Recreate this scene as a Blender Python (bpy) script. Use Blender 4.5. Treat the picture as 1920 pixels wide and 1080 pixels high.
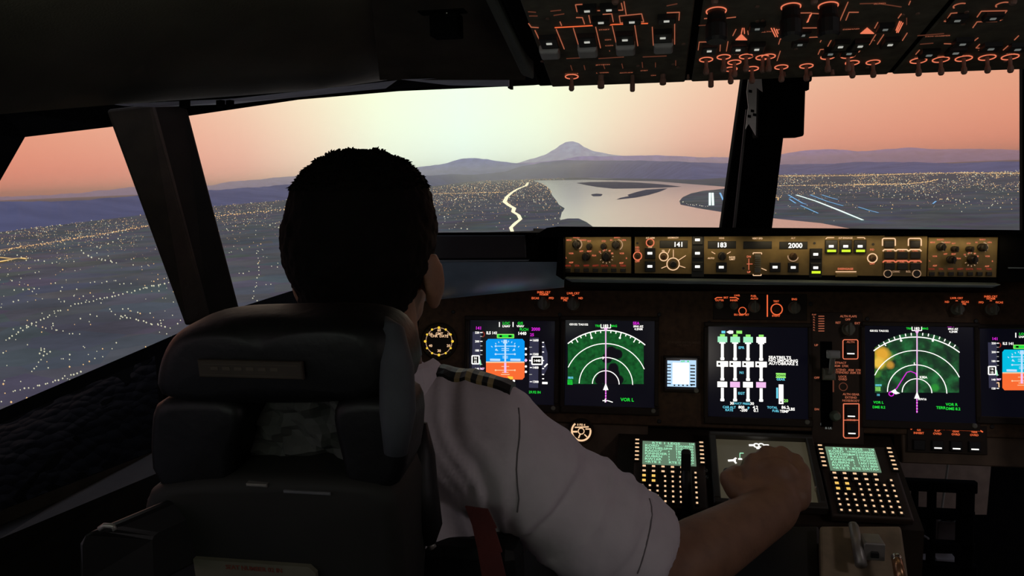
import bpy, bmesh, math, random
from mathutils import Vector, Matrix, noise, Euler
random.seed(7)
PI = math.pi
D2R = PI/180
sc = bpy.context.scene
for o in list(bpy.data.objects): bpy.data.objects.remove(o)
COL = sc.collection

# ------------------------------------------------------------------ camera
F = 1500.0
CAM = Vector((0, 0, 1.2))
YAW, PITCH, ROLL = 10*D2R, 8.2*D2R, -1.1*D2R
R = Matrix.Rotation(YAW, 3, 'Z') @ Matrix.Rotation(PI/2-PITCH, 3, 'X') @ Matrix.Rotation(ROLL, 3, 'Z')
cam = bpy.data.cameras.new('camera'); cam_o = bpy.data.objects.new('camera', cam)
cam.sensor_width = 36; cam.lens = 36*F/1920; cam.clip_start = 0.02; cam.clip_end = 1500000
cam_o.matrix_world = Matrix.Translation(CAM) @ R.to_4x4()
COL.objects.link(cam_o); sc.camera = cam_o
sc.view_settings.view_transform = 'Standard'; sc.view_settings.look = 'None'
sc.view_settings.exposure = 0.0; sc.view_settings.gamma = 1.0
sc.view_settings.use_curve_mapping = False

def ray(px, py):
    return R @ Vector(((px-960)/F, (540-py)/F, -1.0))
def P(px, py, d):
    return CAM + ray(px, py)*d

# ------------------------------------------------------------------ sky
def lin(c):
    return tuple(((x/255)/12.92 if x/255 <= .04045 else ((x/255+.055)/1.055)**2.4) for x in c)
world = bpy.data.worlds.new('dusk_sky'); sc.world = world; world.use_nodes = True
nt = world.node_tree; nt.nodes.clear()
def N(nt, t, **k):
    n = nt.nodes.new(t)
    for a, b in k.items(): setattr(n, a, b)
    return n
def ramp(nt, stops, interp='LINEAR'):
    r = N(nt, 'ShaderNodeValToRGB'); cr = r.color_ramp; cr.interpolation = interp
    while len(cr.elements) < len(stops): cr.elements.new(0.5)
    for e, (p, c) in zip(cr.elements, stops):
        e.position = p; e.color = (*c[:3], 1)
    return r
def world_nodes():
    L = nt.links.new
    tc = N(nt, 'ShaderNodeTexCoord')
    sep = N(nt, 'ShaderNodeSeparateXYZ'); L(tc.outputs['Generated'], sep.inputs[0])
    g = ray(870, 330)
    az0 = math.atan2(g.x, g.y)
    at = N(nt, 'ShaderNodeMath', operation='ARCTAN2'); L(sep.outputs[0], at.inputs[0]); L(sep.outputs[1], at.inputs[1])
    sub = N(nt, 'ShaderNodeMath', operation='SUBTRACT'); L(at.outputs[0], sub.inputs[0]); sub.inputs[1].default_value = az0
    # wrap through cosine: angular distance from the afterglow
    co = N(nt, 'ShaderNodeMath', operation='COSINE'); L(sub.outputs[0], co.inputs[0])
    ac = N(nt, 'ShaderNodeMath', operation='ARCCOSINE'); L(co.outputs[0], ac.inputs[0])
    # the glow is tighter on the left than on the right
    sn = N(nt, 'ShaderNodeMath', operation='SINE'); L(sub.outputs[0], sn.inputs[0])
    gt = N(nt, 'ShaderNodeMath', operation='MULTIPLY_ADD'); L(sn.outputs[0], gt.inputs[0]); gt.inputs[1].default_value = -0.10; gt.inputs[2].default_value = 1.0
    mu = N(nt, 'ShaderNodeMath', operation='MULTIPLY'); L(ac.outputs[0], mu.inputs[0]); L(gt.outputs[0], mu.inputs[1])
    dv = N(nt, 'ShaderNodeMath', operation='DIVIDE'); L(mu.outputs[0], dv.inputs[0]); dv.inputs[1].default_value = PI
    low = ramp(nt, [(0, lin((238,255,243))), (.03, lin((240,250,228))), (.058, lin((242,214,190))), (.085, lin((234,176,156))),
                    (.13, lin((226,146,124))), (.22, lin((220,126,100))), (.4, lin((190,140,135))), (1, lin((150,140,165)))])
    high = ramp(nt, [(0, lin((236,255,228))), (.035, lin((242,250,214))), (.07, lin((240,222,190))), (.10, lin((236,196,166))),
                     (.16, lin((226,172,140))), (.24, lin((214,146,116))), (.4, lin((190,155,145))), (1, lin((145,145,170)))])
    L(dv.outputs[0], low.inputs[0]); L(dv.outputs[0], high.inputs[0])
    m1 = N(nt, 'ShaderNodeMapRange'); m1.inputs[1].default_value = .01; m1.inputs[2].default_value = .13; L(sep.outputs[2], m1.inputs[0])
    mix = N(nt, 'ShaderNodeMix', data_type='RGBA'); L(m1.outputs[0], mix.inputs[0]); L(low.outputs[0], mix.inputs[6]); L(high.outputs[0], mix.inputs[7])
    m2 = N(nt, 'ShaderNodeMapRange'); m2.inputs[1].default_value = .14; m2.inputs[2].default_value = .7; L(sep.outputs[2], m2.inputs[0])
    mix2 = N(nt, 'ShaderNodeMix', data_type='RGBA'); L(m2.outputs[0], mix2.inputs[0]); L(mix.outputs[2], mix2.inputs[6])
    mix2.inputs[7].default_value = (.36, .40, .52, 1)
    bg = N(nt, 'ShaderNodeBackground'); L(mix2.outputs[2], bg.inputs[0]); bg.inputs[1].default_value = 1.12
    out = N(nt, 'ShaderNodeOutputWorld'); L(bg.outputs[0], out.inputs[0])
world_nodes()

# ------------------------------------------------------------------ lamps of the flight deck and added fill lights
def area(name, loc, to, sx, sy, power, col, label):
    l = bpy.data.lights.new(name, 'AREA'); l.shape = 'RECTANGLE'; l.size = sx; l.size_y = sy; l.energy = power; l.color = col
    o = bpy.data.objects.new(name, l); o.location = loc
    o.rotation_euler = (Vector(to)-Vector(loc)).to_track_quat('-Z', 'Y').to_euler()
    COL.objects.link(o); return o
area('dome_light', (1.08, .42, 1.38), (.0, 1.0, .78), .18, .18, 1.12, (1, .90, .92), '')
area('rear_fill_light', (.1, -.9, 1.6), (-.35, .9, 1.25), .4, .2, .05, (.9, 1, .85), '')  # added unseen fill from behind the camera

area('ceiling_fill_light', (-.45, -.15, 1.22), (-.35, .45, 1.6), .3, .3, .75, (.9, 1, .86), '')  # unseen uplight added to brighten the ceiling lining

area('overhead_fill_light', (.15, .25, 1.12), (.25, .95, 1.35), .15, .15, .16, (1, .9, .78), '')  # added, unseen: lifts the overhead panel from below
# ------------------------------------------------------------------ materials
MATS = {}
def mat(name, c, rough=.6, metal=0, spec=.5, emit=None, es=1.0, bump=None, var=0, varscale=30):
    """procedural material: c linear colour, slight noise variation, optional bump (scale, strength)"""
    if name in MATS: return MATS[name]
    m = bpy.data.materials.new(name); m.use_nodes = True
    t = m.node_tree; b = t.nodes['Principled BSDF']
    b.inputs['Base Color'].default_value = (*c, 1); b.inputs['Roughness'].default_value = rough
    b.inputs['Metallic'].default_value = metal; b.inputs['Specular IOR Level'].default_value = spec
    tc = N(t, 'ShaderNodeTexCoord')
    if var:
        nz = N(t, 'ShaderNodeTexNoise'); nz.inputs['Scale'].default_value = varscale; nz.inputs['Detail'].default_value = 5
        t.links.new(tc.outputs['Object'], nz.inputs['Vector'])
        r = ramp(t, [(.3, tuple(x*(1-var) for x in c)), (.7, tuple(min(1, x*(1+var)) for x in c))])
        t.links.new(nz.outputs[0], r.inputs[0]); t.links.new(r.outputs[0], b.inputs['Base Color'])
    if bump:
        nb = N(t, 'ShaderNodeTexNoise'); nb.inputs['Scale'].default_value = bump[0]; nb.inputs['Detail'].default_value = 4
        t.links.new(tc.outputs['Object'], nb.inputs['Vector'])
        bp = N(t, 'ShaderNodeBump'); bp.inputs['Strength'].default_value = bump[1]; bp.inputs['Distance'].default_value = bump[2] if len(bump) > 2 else .002
        t.links.new(nb.outputs[0], bp.inputs['Height']); t.links.new(bp.outputs[0], b.inputs['Normal'])
    if emit:
        b.inputs['Emission Color'].default_value = (*emit, 1); b.inputs['Emission Strength'].default_value = es
    MATS[name] = m; return m
def glow(name, srgb, s=1.0):
    return mat(name, (.02, .02, .02), .5, emit=lin(srgb), es=s)

m_black = mat('black_plastic', (.006, .006, .006), .5, var=.3)
m_matte = mat('matte_black', (.004, .004, .004), 1.0, spec=.03, var=.2)
m_dark = mat('dark_frame', (.010, .008, .006), .7, spec=.3, var=.3, bump=(60, .2))
m_ceil = mat('ceiling_lining', (.17, .155, .105), .9, spec=.2, var=.25, varscale=9, bump=(400, .3))
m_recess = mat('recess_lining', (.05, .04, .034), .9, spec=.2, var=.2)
m_grey = mat('grey_frame', (.72, .76, .90), .5, var=.15)
m_brown = mat('brown_panel', (.095, .052, .026), .65, spec=.3, var=.3, varscale=80, bump=(200, .2))
m_mcp = mat('olive_brown_panel', (.20, .138, .052), .6, spec=.3, var=.15, varscale=60)
m_bezel = mat('bezel', (.030, .019, .012), .6, spec=.3, var=.2)
m_knob = mat('grey_knob', (.20, .19, .15), .5, var=.2)
m_knobd = mat('dark_knob', (.018, .015, .012), .5, var=.2)
m_oh = mat('overhead_plate', (.11, .10, .075), .7, spec=.3, var=.3, varscale=60)
m_ohk = mat('overhead_knob', (.20, .11, .08), .5, var=.2)
m_ohg = mat('overhead_guard', (.40, .40, .40), .5, var=.2)
m_beige = mat('beige_panel', (.23, .17, .11), .6, var=.2, varscale=40, bump=(150, .2))
m_chrome = mat('bright_metal', (.55, .53, .5), .25, metal=1, var=.1)
m_steel = mat('dull_steel', (.3, .28, .26), .45, metal=.6, var=.2)
m_skin = mat('skin', (.24, .12, .072), .55, var=.15, varscale=40, bump=(150, .25))
m_hair = mat('dark_hair', (.004, .003, .0025), .85, spec=.1, var=.3)
m_shirt = mat('white_shirt', (.64, .57, .62), .85, spec=.2, var=.06, varscale=25, bump=(14, .5, .01))
m_seam = mat('seam', (.16, .14, .15), .9)
m_trou = mat('black_trousers', (.006, .006, .009), .85, var=.2)
m_gold = mat('gold_braid', (.35, .27, .12), .5, var=.2)
m_seat = mat('black_leather', (.004, .004, .0045), .5, spec=.3, var=.3, bump=(90, .3))
m_seatrim = mat('edge_highlight_grey', (.12, .12, .13), .35, var=.2)
m_bluegrey = mat('blue_grey_fabric', (.045, .05, .06), .8, var=.2, bump=(80, .3))
m_plac = mat('placard', (.12, .11, .075), .7, var=.15)
m_placd = mat('dark_placard', (.030, .020, .012), .7, var=.3)
m_red = mat('red_print', (.16, .03, .015), .7)
m_redbelt = mat('red_webbing', (.09, .012, .010), .8, var=.2, bump=(200, .3))
m_cloth = mat('grey_paper', (.06, .06, .056), .8, var=.2)
m_glare = mat('glareshield_skin', (.018, .018, .021), .45, var=.15, bump=(250, .12))
m_lip = mat('glareshield_lip', (.10, .13, .135), .4, var=.15)
m_scr = glow('screen_glass', (6, 6, 15)); m_scr.node_tree.nodes['Principled BSDF'].inputs['Roughness'].default_value = .15
m_scrg = mat('grey_lit_screen', (.2, .2, .17), .5, emit=lin((72, 66, 50)), es=.55)
g_or = glow('lit_orange', (235, 122, 88), 1.0)
g_orv = glow('lit_bright_orange', (240, 104, 58), 1.0)
g_ord = glow('lit_dim_orange', (178, 98, 70), .85)
g_ordd = glow('lit_faint_orange', (112, 60, 42), .6)
g_red = glow('lit_red', (150, 45, 30), .9)
g_cream = glow('lit_cream', (250, 205, 160), 1.0)
g_creamd = glow('lit_dim_cream', (200, 160, 125), .8)
g_white = glow('lit_white', (255, 252, 245), 1.4)
g_whd = glow('lit_dim_white', (200, 200, 190), .8)
g_whg = glow('lit_grey', (120, 124, 120), .7)
g_lime = glow('lit_lime', (205, 235, 40), 1.1)
g_grn = glow('lit_green', (30, 225, 60), 1.0)
g_lgrn = glow('lit_light_green', (150, 240, 110), 1.0)
g_dgrn = glow('lit_dark_green', (18, 92, 36), 1.0)
g_mint = glow('lit_mint', (165, 240, 195), 1.0)
g_cduscr = glow('lit_cdu_screen', (104, 132, 108), .9)
g_mag = glow('lit_magenta', (225, 40, 225), 1.0)
g_pink = glow('lit_pink', (245, 190, 240), 1.0)
g_cyan = glow('lit_cyan', (110, 215, 240), 1.0)
g_sky = glow('lit_sky_blue', (0, 150, 240), 1.0)
g_skyr = glow('lit_pale_sky_blue', (0, 190, 225), 1.0)
g_earth = glow('lit_earth_orange', (250, 108, 50), 1.0)
g_slate = glow('lit_slate', (52, 52, 74), .9)
g_lw = glow('lit_pale_blue', (190, 225, 255), 1.0)
g_yel = glow('lit_yellow', (250, 205, 60), 1.0)
g_blk = m_black

# ------------------------------------------------------------------ object helpers
def tag(o, label=None, cat=None, group=None, kind=None):
    if label: o['label'] = label
    if cat: o['category'] = cat
    if group: o['group'] = group
    if kind: o['kind'] = kind
    return o
class B:
    """collects prisms, lathes, lines and tubes; build() links them as one mesh object"""
    def __init__(s): s.v = []; s.f = []; s.m = []; s.mats = []; s.cur = 0
    def mat(s, m):
        if m not in s.mats: s.mats.append(m)
        s.cur = s.mats.index(m); return s
    def add(s, vs, fs):
        k = len(s.v); s.v += [tuple(v) for v in vs]
        for f in fs: s.f.append([i+k for i in f]); s.m.append(s.cur)
        return s
    def prism(s, poly, z0, z1, inset=0):
        n = len(poly)
        a = [(p[0], p[1], z0) for p in poly]
        if inset:
            cx = sum(p[0] for p in poly)/n; cy = sum(p[1] for p in poly)/n
            w = max(abs(p[0]-cx) for p in poly) or 1; h = max(abs(p[1]-cy) for p in poly) or 1
            mz = z1-(z1-z0)*min(1, inset/abs(z1-z0))
            b = [(p[0], p[1], mz) for p in poly]
            c = [(cx+(p[0]-cx)*(1-inset/w), cy+(p[1]-cy)*(1-inset/h), z1) for p in poly]
            fs = [[i, (i+1) % n, n+(i+1) % n, n+i] for i in range(n)]+[[n+i, n+(i+1) % n, 2*n+(i+1) % n, 2*n+i] for i in range(n)]
            fs += [list(range(n))[::-1], [2*n+i for i in range(n)]]
            return s.add(a+b+c, fs)
        b = [(p[0], p[1], z1) for p in poly]
        fs = [[i, (i+1) % n, n+(i+1) % n, n+i] for i in range(n)]+[list(range(n))[::-1], [n+i for i in range(n)]]
        return s.add(a+b, fs)
    def box(s, x0, y0, x1, y1, z0, z1, inset=0):
        return s.prism([(x0, y0), (x1, y0), (x1, y1), (x0, y1)], z0, z1, inset)
    def line(s, a, b, w, z0=.0002, z1=.0008):
        a = Vector(a[:2]); b = Vector(b[:2]); d = b-a
        if d.length < 1e-7: return s
        d.normalize(); n = Vector((-d.y, d.x))*w/2
        return s.prism([a-n, b-n, b+n, a+n], z0, z1)
    def path(s, pts, w, z0=.0002, z1=.0008):
        for a, b in zip(pts, pts[1:]): s.line(a, b, w, z0, z1)
        return s
    def arc(s, c, r, a0, a1, w, n=24, z0=.0002, z1=.0008):
        r0, r1 = r-w/2, r+w/2; vs = []
        for i in range(n+1):
            t = (a0+(a1-a0)*i/n)*D2R; ct, st = math.cos(t), math.sin(t)
            vs += [(c[0]+r0*ct, c[1]+r0*st, z0), (c[0]+r1*ct, c[1]+r1*st, z0), (c[0]+r1*ct, c[1]+r1*st, z1), (c[0]+r0*ct, c[1]+r0*st, z1)]
        fs = []
        for i in range(n):
            k = i*4
            for q in range(4): fs.append([k+q, k+(q+1) % 4, k+4+(q+1) % 4, k+4+q][::-1])
        if abs(a1-a0) < 359.9: fs += [[0, 1, 2, 3], [n*4+3, n*4+2, n*4+1, n*4]]
        return s.add(vs, fs)
    def lathe(s, c, prof, n=20, axis=None, z=0):
        vs = []; fs = []
        for r, h in prof:
            for i in range(n):
                t = 2*PI*i/n; vs.append((c[0]+r*math.cos(t), c[1]+r*math.sin(t), z+h))
        for k in range(len(prof)-1):
            for i in range(n):
                fs.append([k*n+i, k*n+(i+1) % n, (k+1)*n+(i+1) % n, (k+1)*n+i])
        fs += [list(range(n))[::-1], [(len(prof)-1)*n+i for i in range(n)]]
        return s.add(vs, fs)
    def text(s, c, txt, h, z=.0006, align='c', sx=1.0):
        vs, fs, w = text_mesh(txt)
        ox = -w/2 if align == 'c' else (0 if align == 'l' else -w)
        return s.add([(c[0]+(x+ox)*h*sx, c[1]+(y-.36)*h, z) for x, y in vs], fs)
    def tube(s, pts, r, n=8, closed_caps=True):
        pts = [Vector(p) for p in pts]; rr = r if isinstance(r, (list, tuple)) else [r]*len(pts)
        vs = []; fs = []; up = None
        for i, p in enumerate(pts):
            d = (pts[min(i+1, len(pts)-1)]-pts[max(i-1, 0)]).normalized()
            if up is None: up = d.orthogonal().normalized()
            up = (up-d*up.dot(d)).normalized(); sd = d.cross(up)
            for k in range(n):
                t = 2*PI*k/n; vs.append(p+(up*math.cos(t)+sd*math.sin(t))*rr[i])
        for i in range(len(pts)-1):
            for k in range(n): fs.append([i*n+k, i*n+(k+1) % n, (i+1)*n+(k+1) % n, (i+1)*n+k])
        fs += [list(range(n))[::-1], [(len(pts)-1)*n+k for k in range(n)]]
        return s.add(vs, fs)
    def hull(s, quad, off):
        """prism from a 3D polygon, extruded by a vector"""
        n = len(quad); off = Vector(off)
        return s.add([Vector(q) for q in quad]+[Vector(q)+off for q in quad],
                     [[i, (i+1) % n, n+(i+1) % n, n+i] for i in range(n)]+[list(range(n))[::-1], [n+i for i in range(n)]])
    def mesh(s, name):
        me = bpy.data.meshes.new(name); me.from_pydata(s.v, [], s.f)
        for m in s.mats: me.materials.append(m)
        for p, k in zip(me.polygons, s.m): p.material_index = k
        bm = bmesh.new(); bm.from_mesh(me); bmesh.ops.recalc_face_normals(bm, faces=bm.faces[:]); bm.to_mesh(me); bm.free()
        return me
    def build(s, name, m=None, parent=None, smooth=False, bevel=0, sub=0, **k):
        if m is not None and not s.mats: s.mats = [m]
        me = s.mesh(name)
        o = bpy.data.objects.new(name, me); COL.objects.link(o)
        if parent: o.parent = parent
        if smooth:
            for p in me.polygons: p.use_smooth = True
        if bevel:
            b = o.modifiers.new('bevel', 'BEVEL'); b.width = bevel; b.segments = 2; b.limit_method = 'ANGLE'; b.angle_limit = .6
        if sub:
            b = o.modifiers.new('sub', 'SUBSURF'); b.levels = sub; b.render_levels = sub
        tag(o, **k); return o
_tc = {}
def text_mesh(t):
    if t in _tc: return _tc[t]
    cu = bpy.data.curves.new('t', 'FONT'); cu.body = t; cu.size = 1; cu.resolution_u = 2; cu.offset = .022
    o = bpy.data.objects.new('t', cu); COL.objects.link(o)
    dg = bpy.context.evaluated_depsgraph_get(); me = bpy.data.meshes.new_from_object(o.evaluated_get(dg))
    vs = [(v.co.x, v.co.y) for v in me.vertices]; fs = [list(p.vertices) for p in me.polygons]
    x0 = min([v[0] for v in vs] or [0]); w = max([v[0] for v in vs] or [0])-x0
    vs = [(x-x0, y) for x, y in vs]
    bpy.data.objects.remove(o); bpy.data.curves.remove(cu); bpy.data.meshes.remove(me)
    _tc[t] = (vs, fs, w); return _tc[t]
def empty(name, mtx, parent=None, **k):
    o = bpy.data.objects.new(name, None); o.empty_display_size = .05
    if isinstance(mtx, Matrix): o.matrix_world = mtx
    else: o.location = mtx
    COL.objects.link(o)
    if parent: o.parent = parent
    tag(o, **k); return o
class Plane:
    """a real panel surface standing in the flight deck"""
    def __init__(s, o, ex, ey):
        s.o = Vector(o); s.ex = Vector(ex).normalized(); s.ey = Vector(ey).normalized(); s.n = s.ex.cross(s.ey)
        s.M = Matrix.Translation(s.o) @ Matrix((s.ex, s.ey, s.n)).transposed().to_4x4()
    def hit(s, px, py):
        r = ray(px, py); return CAM+r*((s.o-CAM).dot(s.n)/r.dot(s.n))
    def loc(s, px, py):
        q = s.hit(px, py)-s.o; return q.dot(s.ex), q.dot(s.ey)
class Panel:
    """a thing standing on a panel surface; its parts are laid out in the surface's own metres"""
    def __init__(s, pl, px, py, name, label, cat, group=None, z=0):
        s.pl = pl; s.u0, s.v0 = pl.loc(px, py); s.z = z
        s.root = empty(name, pl.M @ Matrix.Translation((s.u0, s.v0, z)), label=label, cat=cat, group=group)
        a = pl.loc(px+1, py); b = pl.loc(px, py+1)
        s.sx = a[0]-s.u0; s.sy = s.v0-b[1]
    def at(s, px, py):
        u, v = s.pl.loc(px, py); return (u-s.u0, v-s.v0)
    def box(s, b, x0, y0, x1, y1, z0, z1, inset=0):
        c = s.at((x0+x1)/2, (y0+y1)/2); a = s.at((x0+x1)/2+1, (y0+y1)/2); d = s.at((x0+x1)/2, (y0+y1)/2+1)
        w = (a[0]-c[0])*(x1-x0)/2; h = (c[1]-d[1])*(y1-y0)/2
        return b.box(c[0]-w, c[1]-h, c[0]+w, c[1]+h, z0, z1, inset)
    def w(s, px): return px*s.sx
    def line(s, b, x0, y0, x1, y1, w=1.6, z0=.0003, z1=.0009): return b.line(s.at(x0, y0), s.at(x1, y1), w*s.sx, z0, z1)
    def path(s, b, pts, w=1.6, z0=.0003, z1=.0009): return b.path([s.at(*p) for p in pts], w*s.sx, z0, z1)
    def ring(s, b, x, y, r, w=1.8, z0=.0003, z1=.0009, a0=0, a1=360): return b.arc(s.at(x, y), r*s.sx, a0, a1, w*s.sx, 24, z0, z1)
    def disc(s, b, x, y, r, z0=.0003, z1=.0009):
        c = s.at(x, y); return b.prism([(c[0]+r*s.sx*math.cos(t*PI/8), c[1]+r*s.sx*math.sin(t*PI/8)) for t in range(16)], z0, z1)
    def text(s, b, x, y, t, h=5, align='c', z=.0009, sx=1.0): return b.text(s.at(x, y), t, h*s.sx*1.25, z, align, sx)
    def rrect(s, b, x0, y0, x1, y1, w=1.6):
        return s.path(b, [(x0+3, y0), (x1-3, y0), (x1, y0+3), (x1, y1-3), (x1-3, y1), (x0+3, y1), (x0, y1-3), (x0, y0+3), (x0+3, y0)], w)
    def part(s, name, b, m=None, parent=None, **k): return b.build(name, m, parent or s.root, **k)
    def knob(s, x, y, r, h=.014, m=None, name='knob', grip=True, parent=None):
        c = s.at(x, y); rr = r*s.sx; b = B().mat(m or m_knob)
        b.lathe((0, 0), [(rr, 0), (rr, h*.25), (rr*.8, h*.35), (rr*.74, h*.92), (rr*.62, h)], 18)
        if grip: b.box(-rr*.18, -rr*.95, rr*.18, rr*.95, h*.3, h*1.25, rr*.06)
        o = b.build(name, None, parent or s.root, smooth=False); o.location = (c[0], c[1], 0); return o
def put(pl, px, py): return pl.loc(px, py)

# surfaces of the flight deck
c12, s12 = math.cos(12*D2R), math.sin(12*D2R)
MP = Plane(P(1430, 700, 1.5), (1, 0, 0), (0, s12, c12))                     # main instrument panel
MC = Plane(P(1465, 480, 1.30), (1, 0, 0), (0, math.sin(4*D2R), math.cos(4*D2R)))   # glareshield face
OH = Plane(P(1500, 140, 1.0), (1, 0, 0), (0, -math.cos(13*D2R), math.sin(13*D2R)))  # overhead panel
CP = Plane(MP.hit(1430, 806), (1, 0, 0), (0, math.cos(26*D2R), math.sin(26*D2R)))  # forward pedestal
XC = .20                                                                     # centreline of the flight deck

# ================================================================== THE LAND OUTSIDE
ALT = 430.0
GN = Vector((-math.sin(1.2*D2R), math.sin(.15*D2R), math.cos(1.2*D2R))).normalized()
GO = Vector((0, 0, CAM.z-ALT))
def gnd(px, py, lift=0):
    r = ray(px, py); den = r.dot(GN)
    if den > -.0010: den = -.0010
    return CAM+r*((GO-CAM).dot(GN)/den)+GN*lift
def ground_under(p, lift=0):
    return p-GN*((p-GO).dot(GN)-lift)
def landscape():
    m = mat('night_land', (.115, .12, .135), .95, spec=.1)
    t = m.node_tree; b = t.nodes['Principled BSDF']; tc = N(t, 'ShaderNodeTexCoord')
    n1 = N(t, 'ShaderNodeTexNoise'); n1.inputs['Scale'].default_value = .0016; n1.inputs['Detail'].default_value = 9; n1.inputs['Roughness'].default_value = .68
    t.links.new(tc.outputs['Object'], n1.inputs['Vector'])
    n2 = N(t, 'ShaderNodeTexVoronoi'); n2.inputs['Scale'].default_value = .004; t.links.new(tc.outputs['Object'], n2.inputs['Vector'])
    r1 = ramp(t, [(.3, (.10, .112, .11)), (.5, (.155, .168, .172)), (.72, (.22, .235, .245))]); t.links.new(n1.outputs[0], r1.inputs[0])
    mx = N(t, 'ShaderNodeMix', data_type='RGBA', blend_type='MULTIPLY'); mx.inputs[0].default_value = .25
    t.links.new(r1.outputs[0], mx.inputs[6]); t.links.new(n2.outputs['Color'], mx.inputs[7]); t.links.new(mx.outputs[2], b.inputs['Base Color'])
    ex = Vector((GN.z, 0, -GN.x)); ey = GN.cross(ex).normalized(); bb = B()
    S = 450000
    bb.add([GO-ex*S-ey*S, GO+ex*S-ey*S, GO+ex*S+ey*S, GO-ex*S+ey*S], [[0, 1, 2, 3]])
    bb.build('land', m, kind='structure')
    # river
    mw = mat('river_water', (.30, .26, .31), .12, spec=1.0, bump=(.02, .15, 2.0))
    def sheet(name, pts, m, lift, **k):
        q = [gnd(x, y, lift) for x, y in pts]
        me = bpy.data.meshes.new(name); bm = bmesh.new()
        f = bm.faces.new([bm.verts.new(v) for v in q]); bmesh.ops.triangulate(bm, faces=[f]); bmesh.ops.recalc_face_normals(bm, faces=bm.faces[:])
        for f in bm.faces:
            if f.normal.z < 0: f.normal_flip()
        bm.to_mesh(me); bm.free(); me.materials.append(m)
        o = bpy.data.objects.new(name, me); COL.objects.link(o); tag(o, **k); return o
    river = [(1000,338.5),(1100,337),(1180,338.6),(1230,340),(1280,344),(1330,348),(1375,351.5),(1340,356),(1318,358),(1295,363),(1280,370),(1274,377),(1276,384),(1310,391),
             (1360,399),(1410,405),(1460,411),(1540,419),(1640,438),(1700,560),(1150,600),(1130,450),(1115,428),(1100,417),(1085,410),(1065,410),(1050,413),(1053,400),(1059,391),
             (1048,384),(1043,376),(1035,366),(1032,356),(1024,349),(1010,342)]
    sheet('river', river, mw, 2, label='wide pink river winding through the dark land outside the windshield', cat='river')
    sheet('far_reach', [(950,334),(1000,333),(1064,332.4),(1066,334),(1020,335),(985,336),(955,335.4)], mw, 3, label='thin pale reach of water far upstream at the foot of the hills', cat='river')
    sheet('far_inlet', [(1104,333.6),(1128,333.1),(1152,333.6),(1150,334.7),(1106,334.7)], mw, 3, label='short thin sliver of far water right of the pale reach', cat='river')
    mi = mat('river_island', (.10, .10, .12), .95, spec=.1, var=.4, varscale=.004)
    def island(pts, label):
        q = [gnd(x, y, 2) for x, y in pts]; n = len(q); c = sum(q, Vector())/n
        b = B(); b.add(q+[c+(v-c)*.86+GN*14 for v in q], [[i, (i+1) % n, n+(i+1) % n, n+i] for i in range(n)]+[[n+i for i in range(n)]])
        b.build('island', mi, label=label, cat='island', group='islands in the river')
    island([(1080,343),(1105,341.2),(1150,340.8),(1200,342.5),(1245,346),(1278,350.2),(1240,352),(1195,353.5),(1150,354),(1118,350.5),(1098,347)], 'large flat dark island in the middle of the river')
    island([(1155,374.5),(1182,369),(1176,366),(1192,361),(1212,356),(1252,353.4),(1236,360),(1215,366),(1190,371)], 'long narrow island slanting below the large island')
    island([(1108,365.6),(1118,364),(1130,365),(1127,367.6),(1112,368)], 'tiny oval islet left of the narrow island')
    TOP = ((-1200, 545), (-400, 470), (0, 434), (250, 404), (400, 386), (560, 372), (830, 346), (930, 332.5), (1040, 331.5), (1200, 334), (1300, 336), (1450, 327), (1920, 321), (2600, 316))
    def topy(x):       # upper limit of the built-up plain
        for (a, ya), (b, yb) in zip(TOP, TOP[1:]):
            if a <= x <= b: return ya+(yb-ya)*(x-a)/(b-a)
        return 400
    # hills
    def ridge(name, pts, D, base, colr, label, depth=.18, nz=1.0, seed=0, foot=None, capd=170000):
        """a real ridge: foot on the plain at base*D, crest at D, back foot behind"""
        m = mat('slope_%s' % seed, colr, .95, spec=.05, var=.18, varscale=.0006)  # blue and violet haze put into each ridge's base colour
        cols = []; x0, x1 = pts[0][0], pts[-1][0]; n = int((x1-x0)/5)
        for i in range(n+1):
            x = x0+(x1-x0)*i/n
            for a, b in zip(pts, pts[1:]):
                if a[0] <= x <= b[0]:
                    t = (x-a[0])/(b[0]-a[0]); t = t*t*(3-2*t)*.5+t*.5; y = a[1]+(b[1]-a[1])*t; break
            y += nz*(noise.noise(Vector((x*.03, seed*7.3, 0)))*2+noise.noise(Vector((x*.11, seed*3.1, 5)))*1.0)
            r = ray(x, y); h = math.hypot(r.x, r.y); top = CAM+r*(D/h)
            DD = D
            if foot:
                fy = foot(x)+1.0; g0 = gnd(x, fy); fd = math.hypot(g0.x-CAM.x, g0.y-CAM.y); DD = min(max(fd*1.3, fd+4000), capd); base = min(fd/DD, .95)
                top = CAM+r*(DD/h)
            def gat(k, f):
                g = ground_under(CAM+Vector((r.x, r.y, 0))*(DD*k/h)); 
                tz = top-ground_under(top); 
                return g+tz*f*(1+.25*noise.noise(Vector((x*.05, k*9, seed))))
            cols.append([gat(base, -.02), gat(base+(1-base)*.35, .28), gat(base+(1-base)*.7, .66), top, gat(1+depth*.5, .6), gat(1+depth, -.05)])
        bb = B(); k = 6
        vs = [v for c in cols for v in c]
        bb.add(vs, [[i*k+j, (i+1)*k+j, (i+1)*k+j+1, i*k+j+1] for i in range(n) for j in range(k-1)])
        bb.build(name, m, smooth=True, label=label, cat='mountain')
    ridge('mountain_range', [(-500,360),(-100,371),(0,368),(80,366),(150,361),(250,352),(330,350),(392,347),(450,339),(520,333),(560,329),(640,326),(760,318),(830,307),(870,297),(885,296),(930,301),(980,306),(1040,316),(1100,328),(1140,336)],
          185000, .93, (.40, .42, .68), 'hazy blue mountain range on the left behind the dark foothills', seed=1)
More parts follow.
